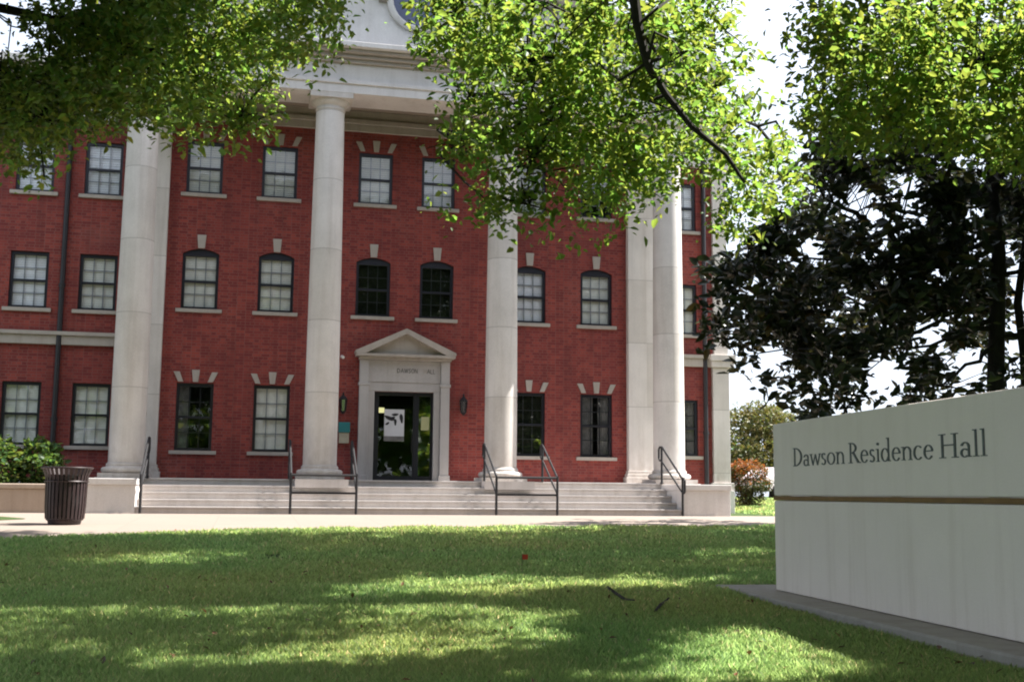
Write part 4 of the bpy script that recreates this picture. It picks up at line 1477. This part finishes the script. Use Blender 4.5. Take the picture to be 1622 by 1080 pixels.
for hpoly in HOLES: keep &= ~in_poly(pxm, pym, hpoly)
keep &= ~(in_poly(pxm, pym, TRUNK) & (_ < 20.7) & (rng.random(len(Sm)) < .85))
Sm = Sm[keep]
mag = empty("magnolia_tree", (0, 0, 0))
tag(mag, "dark nearly black magnolia tree standing behind the cream sign", "tree")
b0 = at(1576, 640, 20.5); b0[2] = float(terrain(b0[0], b0[1])) - .2
tr = MB()
tp = [b0, at(1577, 600, 20.5), at(1580, 500, 20.5), at(1582, 400, 20.5), at(1572, 300, 20.6), at(1565, 180, 20.6)]
tr.tube(tp, [.20, .15, .135, .12, .09, .05], 12)
b1 = at(1625, 640, 20.3); b1[2] = b0[2]
tr.tube([b1, at(1622, 560, 20.3), at(1612, 480, 20.3), at(1625, 380, 20.3), at(1650, 250, 20.3)], [.10, .08, .075, .06, .03], 10)
tr.build("trunk", M['barkm'], mag, smooth=True)
lb_ = MB()
nodes = []
for a, c in (((1580, 520), (1375, 550)), ((1580, 470), (1250, 480)), ((1580, 420), (1340, 400)), ((1572, 320), (1400, 240)), ((1580, 540), (1470, 620)), ((1580, 440), (1700, 350)), ((1570, 300), (1650, 180)),
             ((1580, 500), (1200, 560)), ((1578, 380), (1180, 420)), ((1370, 345), (1290, 300)), ((1580, 530), (1720, 500))):
    p0 = at(*a, 20.5); p1 = at(*c, 20.5 + rng.uniform(-1.3, 1.3))
    nodes += limb(lb_, p0, p1, .055, .012, -0.04, 0.2)
nodes = np.array(nodes)
C, A, B = spray_leaves(Sm, 11, .42, .10, .1)
for i in rng.choice(len(Sm), 420, replace=False):
    j = int(np.argmin(((nodes - A[i]) ** 2).sum(1)))
    lb_.tube([nodes[j], (nodes[j] + A[i]) / 2 + rng.normal(size=3) * .06, A[i], B[i]], [.014, .011, .008, .004], 4, cap=False)
lb_.build("limb", M['barkm'], mag, smooth=True)


def mag_tip(Cc, c):
    k = rng.random(len(Cc)) < .13
    c[k] *= np.array([2.8, 1.8, 1.4])
    return c


leaves_object("crown", C, M['leafdark'], mag, .23, .46, droop=.1, flat=.2, tips=mag_tip)


# ------------------------------------------------------------------ shrubs, far tree, hedge
def shell_points(n, c, rad, bottom=0.0, lump=0.18, seed=0):
    v = unit(n)
    rr_ = 1 - lump * 0.5 + lump * np.sin(v[:, 0] * 5 + seed) * np.sin(v[:, 1] * 6 + seed * 2) + lump * .6 * np.sin(v[:, 2] * 9 + seed)
    s = rng.uniform(.72, 1, n) ** .6
    Pp = c + v * (rr_ * s)[:, None] * np.array(rad)
    return Pp[Pp[:, 2] > bottom]


def shrub(name, label, cat, c, rad, n, leaf, mat, group=None, aspect=.5, tips=None, var=.3, seed=1, stems=True):
    gz = float(terrain(c[0], c[1]))
    r = empty(name, (c[0], c[1], gz))
    tag(r, label, cat, group)
    if stems:
        st_ = MB()
        for k in range(6):
            a = 2 * math.pi * k / 6
            st_.tube([(0.06 * math.cos(a), .06 * math.sin(a), -.1), (rad[0] * .35 * math.cos(a), rad[1] * .35 * math.sin(a), c[2] - gz), (rad[0] * .6 * math.cos(a), rad[1] * .6 * math.sin(a), c[2] - gz + rad[2] * .5)], [.03, .02, .008], 5)
        st_.build("stem", M['bark'], r)
    Pp = shell_points(n, np.array([0, 0, c[2] - gz]), rad, .05, seed=seed)
    leaves_object("foliage", Pp, mat, r, leaf, aspect, droop=.05, flat=.5, tips=tips, var=var)
    return r


def red_tips(Cc, c):
    z = Cc[:, 2]
    k = rng.random(len(Cc)) < np.clip((z - .55) / .8, 0.02, .9)              # new red growth on the upper shoots
    c[k] = c[k] * np.array([2.1, 1.35, 1.0])
    c[~k] = c[~k] * np.array([.45, .9, .7])
    return c


bp = at(1178, 797, 36.0)
gz = float(terrain(bp[0], bp[1]))
shrub("red_tip_shrub", "rounded red topped shrub on the grass right of the hall", "shrub", (bp[0] + .1, bp[1], gz + .75), (.82, .8, .78), 5200, .085, M['leafred'], tips=red_tips, seed=3)
# planter shrubs at the left
for k, (x, y, zc, rx_, rz_) in enumerate(((-9.5, -2.9, 1.02, .75, .62), (-8.55, -2.6, 1.05, .5, .62), (-10.9, -2.8, .95, .8, .55), (-12.6, -2.8, .95, .9, .6))):
    shrub("leafy_shrub", ["broad leaved green shrub behind the planter wall, left of the litter bin", "smaller upright green shrub between the litter bin and downpipe",
                          "broad green shrub cut by the left edge of the photo in the planter", "green shrub farthest left in the planter bed"][k], "shrub",
          (x, y, zc), (rx_, .6, rz_), 1300, .13, M['leafshrub'], "shrubs in the planter", .62, seed=k)


def far_tree(name, label, px, py_top, dep, wid, hgt, n, leaf, mat, seed, group=None):
    p = at(px, 785, dep)
    gz = float(terrain(p[0], p[1]))
    r = empty(name, (p[0], p[1], gz))
    tag(r, label, "tree", group)
    MB().tube([(0, 0, -.2), (.1, 0, hgt * .3), (0, .1, hgt * .6)], [.3, .22, .1], 8).build("trunk", M['bark'], r, smooth=True)
    Pp = []
    for k in range(26):
        cc = np.array([rng.uniform(-.8, .8) * wid, rng.uniform(-.5, .5) * wid, hgt * rng.uniform(.30, .84)])
        cc[2] = min(cc[2], hgt * (.86 - .25 * (abs(cc[0]) / wid) ** 2))
        Pp.append(shell_points(n // 26, cc, (wid * .34, wid * .34, hgt * .18), .1, seed=seed + k))
    leaves_object("crown", np.concatenate(Pp), mat, r, leaf, .55, droop=.1, flat=.6)


far_tree("rounded_tree", "rounded olive topped tree on the far lawn beyond the red shrub", 1225, 640, 62, 3.6, 5.1, 16000, .22, M['leafolive'], 2, "trees beyond the lawn")
far_tree("rounded_tree", "olive tree standing mostly hidden behind the cream sign", 1420, 640, 66, 4.2, 5.3, 9000, .26, M['leafolive'], 9, "trees beyond the lawn")
far_tree("rounded_tree", "dark far tree beside the corner pier of the hall", 1150, 700, 80, 2.2, 4.0, 5000, .3, M['leaf'], 14, "trees beyond the lawn")


# the wood across the street behind the photographer, mirrored in the windows
def far_wood():
    Pp = []
    for k in range(60):
        x = rng.uniform(-70, 60); y = -85 + rng.uniform(-8, 8)
        hh = rng.uniform(13, 22)
        for j in range(3):
            Pp.append(shell_points(170, np.array([x + rng.uniform(-2, 2), y, hh * (.3 + .25 * j)]), (5.5, 5, hh * .22), 0.0, seed=k + j))
    o = leaves_object("far_wood", np.concatenate(Pp), M['leaf'], None, 1.3, .7, droop=.1, flat=.6)
    tag(o, "far wood of green trees mirrored in the dark upstairs windows", "wood", kind="stuff")


far_wood()


# parked car glimpsed between the shrub and the sign
def car(c, rz):
    r = empty("parked_car", c, rz)
    tag(r, "pale parked car glimpsed between the red topped shrub and the cream sign", "car")
    prof = [(-2.15, .35), (2.15, .35), (2.2, .62), (2.05, .82), (1.15, .92), (.55, 1.38), (-.9, 1.42), (-1.65, .98), (-2.15, .92), (-2.2, .6)]
    MB().prism(prof, -.85, .85).build("body", M['carpaint'], r, bevel=0.06)
    win = [(1.0, .94), (.5, 1.32), (-.85, 1.35), (-1.45, .98)]
    for s in (-1, 1):
        MB().prism(win[::-1], s * .86 - .005, s * .86 + .005).build("side_window", M['frame'], r)
        for x in (-1.35, 1.35):
            w = MB()
            w.add([], [])
            n = 24
            vs = [(x + .33 * math.cos(2 * math.pi * k / n), s * .86 + yy, .33 + .33 * math.sin(2 * math.pi * k / n)) for yy in (-.1, .1) for k in range(n)]
            fs = [(k, (k + 1) % n, n + (k + 1) % n, n + k) for k in range(n)] + [tuple(range(n)), tuple(range(2 * n - 1, n - 1, -1))]
            wo = MB().add(vs, fs).build("wheel", M['tyre'], r)
            vs = [(x + .2 * math.cos(2 * math.pi * k / n), s * .97 + yy, .33 + .2 * math.sin(2 * math.pi * k / n)) for yy in (-.01, .01) for k in range(n)]
            MB().add(vs, fs).build("rim", M['chrome'], wo)
    for s in (-1, 1):
        MB().box(2.1, s * .62 - .15, .62, 2.19, s * .62 + .15, .76).build("headlight", M['white'], r, bevel=.02)


cp_ = at(1238, 785, 52)
car((cp_[0], cp_[1], float(terrain(cp_[0], cp_[1]))), R(25))

# ------------------------------------------------------------------ small things on the lawn
fp = ground_hit(827, 900)
fl = empty("marker_flag", (fp[0], fp[1], float(terrain(fp[0], fp[1]))))
tag(fl, "small red marker flag standing in the middle of the lawn", "flag")
MB().tube([(0, 0, -.03), (0, 0, .17)], .003, 6).build("wire", M['iron'], fl)
MB().box(0, -.001, .105, .07, .001, .165).build("flag", M['red'], fl)
for i, (pxs, lab) in enumerate(((((962, 937), (975, 950), (990, 957), (1005, 962)), "forked fallen twig lying on the sunny edge of the lawn left of the other twig"),
                                (((1038, 976), (1046, 970), (1052, 962), (1060, 958)), "short curved fallen twig on the shaded grass nearer the sign"))):
    pts = [ground_hit(*p) + np.array([0, 0, .045 + .02 * (k % 2)]) for k, p in enumerate(pxs)]
    mb = MB().tube(pts, [.012, .014, .012, .006], 6)
    if i == 0:
        q = pts[1] + np.array([-.06, .05, .06])
        mb.tube([pts[1], q], [.008, .004], 5)
    o = mb.build("fallen_twig", M['bark'], None, smooth=True)
    tag(o, lab, "twig", "fallen twigs on the lawn")


# ------------------------------------------------------------------ grass blades
def grass():
    pts = []
    n_try = 1050000
    d = 4.6 * (24.0 / 4.6) ** rng.random(n_try)             # more blades close by
    l = rng.uniform(-.72, .66, n_try) * d
    Pg = np.stack([CAM[0] + l * math.cos(YAW) + d * math.sin(YAW), CAM[1] - l * math.sin(YAW) + d * math.cos(YAW)], 1)
    x, y = Pg[:, 0], Pg[:, 1]
    ok = (y < near_y(x) - 0.02)
    # not on the sign footing
    u = np.array([-0.0601, -0.9982]); v = np.array([0.9982, -0.0601])
    a = (x - 1.10) * u[0] + (y + 20.0) * u[1]; b_ = (x - 1.10) * v[0] + (y + 20.0) * v[1]
    ok &= ~((a > -.76) & (a < SLEN + .41) & (b_ > -.37) & (b_ < .92))
    bare = vnoise(x * 10, y * 10, 9, 31) * .6 + vnoise(x * 10, y * 10, 3, 33) * .4
    ok &= bare + rng.random(n_try) * .22 > .27
    # grass beyond the right of the hall
    n2 = 60000
    x2 = rng.uniform(8.0, 22, n2); y2 = rng.uniform(-3.5, 14, n2)
    ok2 = ~((x2 < 9.6) & (y2 > -3.7))
    X = np.concatenate([x[ok], x2[ok2]]); Y = np.concatenate([y[ok], y2[ok2]])
    n = len(X)
    dist = np.hypot(X - CAM[0], Y - CAM[1])
    Zg = terrain(X, Y) - .014
    h_ = rng.uniform(.03, .075, n) * (0.75 + .6 * vnoise(X * 10, Y * 10, 6, 40)) * np.clip(dist / 14, 1, 1.25)
    w = rng.uniform(.0028, .0052, n) * np.clip(dist / 6.0, 1, 4.5)
    a = rng.uniform(0, 2 * math.pi, n)
    lean = rng.uniform(.1, .9, n) * h_
    la_ = rng.uniform(0, 2 * math.pi, n)
    V = np.empty((n, 5, 3), np.float32)
    ca, sa = np.cos(a) * w, np.sin(a) * w
    B = np.stack([X, Y, Zg], 1)
    side = np.stack([ca, sa, np.zeros(n)], 1)
    ld = np.stack([np.cos(la_) * lean, np.sin(la_) * lean, np.zeros(n)], 1)
    up = np.stack([np.zeros(n), np.zeros(n), h_], 1)
    V[:, 0] = B - side; V[:, 1] = B + side
    V[:, 2] = B + side * .8 + up * .6 + ld * .35; V[:, 3] = B - side * .8 + up * .6 + ld * .35
    V[:, 4] = B + up + ld
    base = (np.arange(n) * 5)[:, None]
    q = base + np.array([[0, 1, 2, 3]])
    t3 = base + np.array([[3, 2, 4, 4]])
    c = np.ones((n, 3)) * rng.uniform(.65, 1.35, (n, 1))
    big = vnoise(X * 10, Y * 10, 14, 50)
    c[:, 0] *= .88 + .3 * big
    dry = rng.random(n) < .06
    c[dry] *= np.array([2.0, 1.25, 2.0])
    me = bpy.data.meshes.new("grass_blades")
    me.vertices.add(n * 5); me.vertices.foreach_set("co", V.ravel())
    loops = np.concatenate([q, t3[:, :3]], 1).ravel().astype(np.int32)
    me.loops.add(len(loops)); me.loops.foreach_set("vertex_index", loops)
    ls = (np.arange(n)[:, None] * 7 + np.array([[0, 4]])).ravel().astype(np.int32)
    lt = np.tile(np.array([4, 3], np.int32), n)
    me.polygons.add(n * 2)
    me.polygons.foreach_set("loop_start", ls); me.polygons.foreach_set("loop_total", lt)
    me.update(calc_edges=True)
    at_ = me.color_attributes.new("tint", 'FLOAT_COLOR', 'POINT')
    c4 = np.ones((n * 5, 4), np.float32); c4[:, :3] = np.repeat(c, 5, 0)
    at_.data.foreach_set("color", c4.ravel())
    me.materials.append(M['blade'])
    o = bpy.data.objects.new("grass_blades", me)
    col.objects.link(o)
    tag(o, "short mown green grass blades covering the lawn", "grass", kind="stuff")


grass()


# dead leaves scattered through the grass
def litter():
    n = 1100
    d = 5.0 * (20.0 / 5.0) ** rng.random(n); l = rng.uniform(-.48, .5, n) * d
    x = CAM[0] + l * math.cos(YAW) + d * math.sin(YAW); y = CAM[1] - l * math.sin(YAW) + d * math.cos(YAW)
    k = (vnoise(x * 10, y * 10, 17, 77) + .35 * rng.random(n) > .62) & (y < near_y(x) + 1.0)
    x, y = x[k], y[k]
    Cn = np.stack([x, y, terrain(x, y) + rng.uniform(.015, .05, len(x))], 1)
    o = leaves_object("leaf_litter", Cn, M['litter'], None, .048, .55, droop=0, flat=2.5, var=.5)
    tag(o, "dry brown fallen leaves scattered through the lawn", "leaves", kind="stuff")


litter()
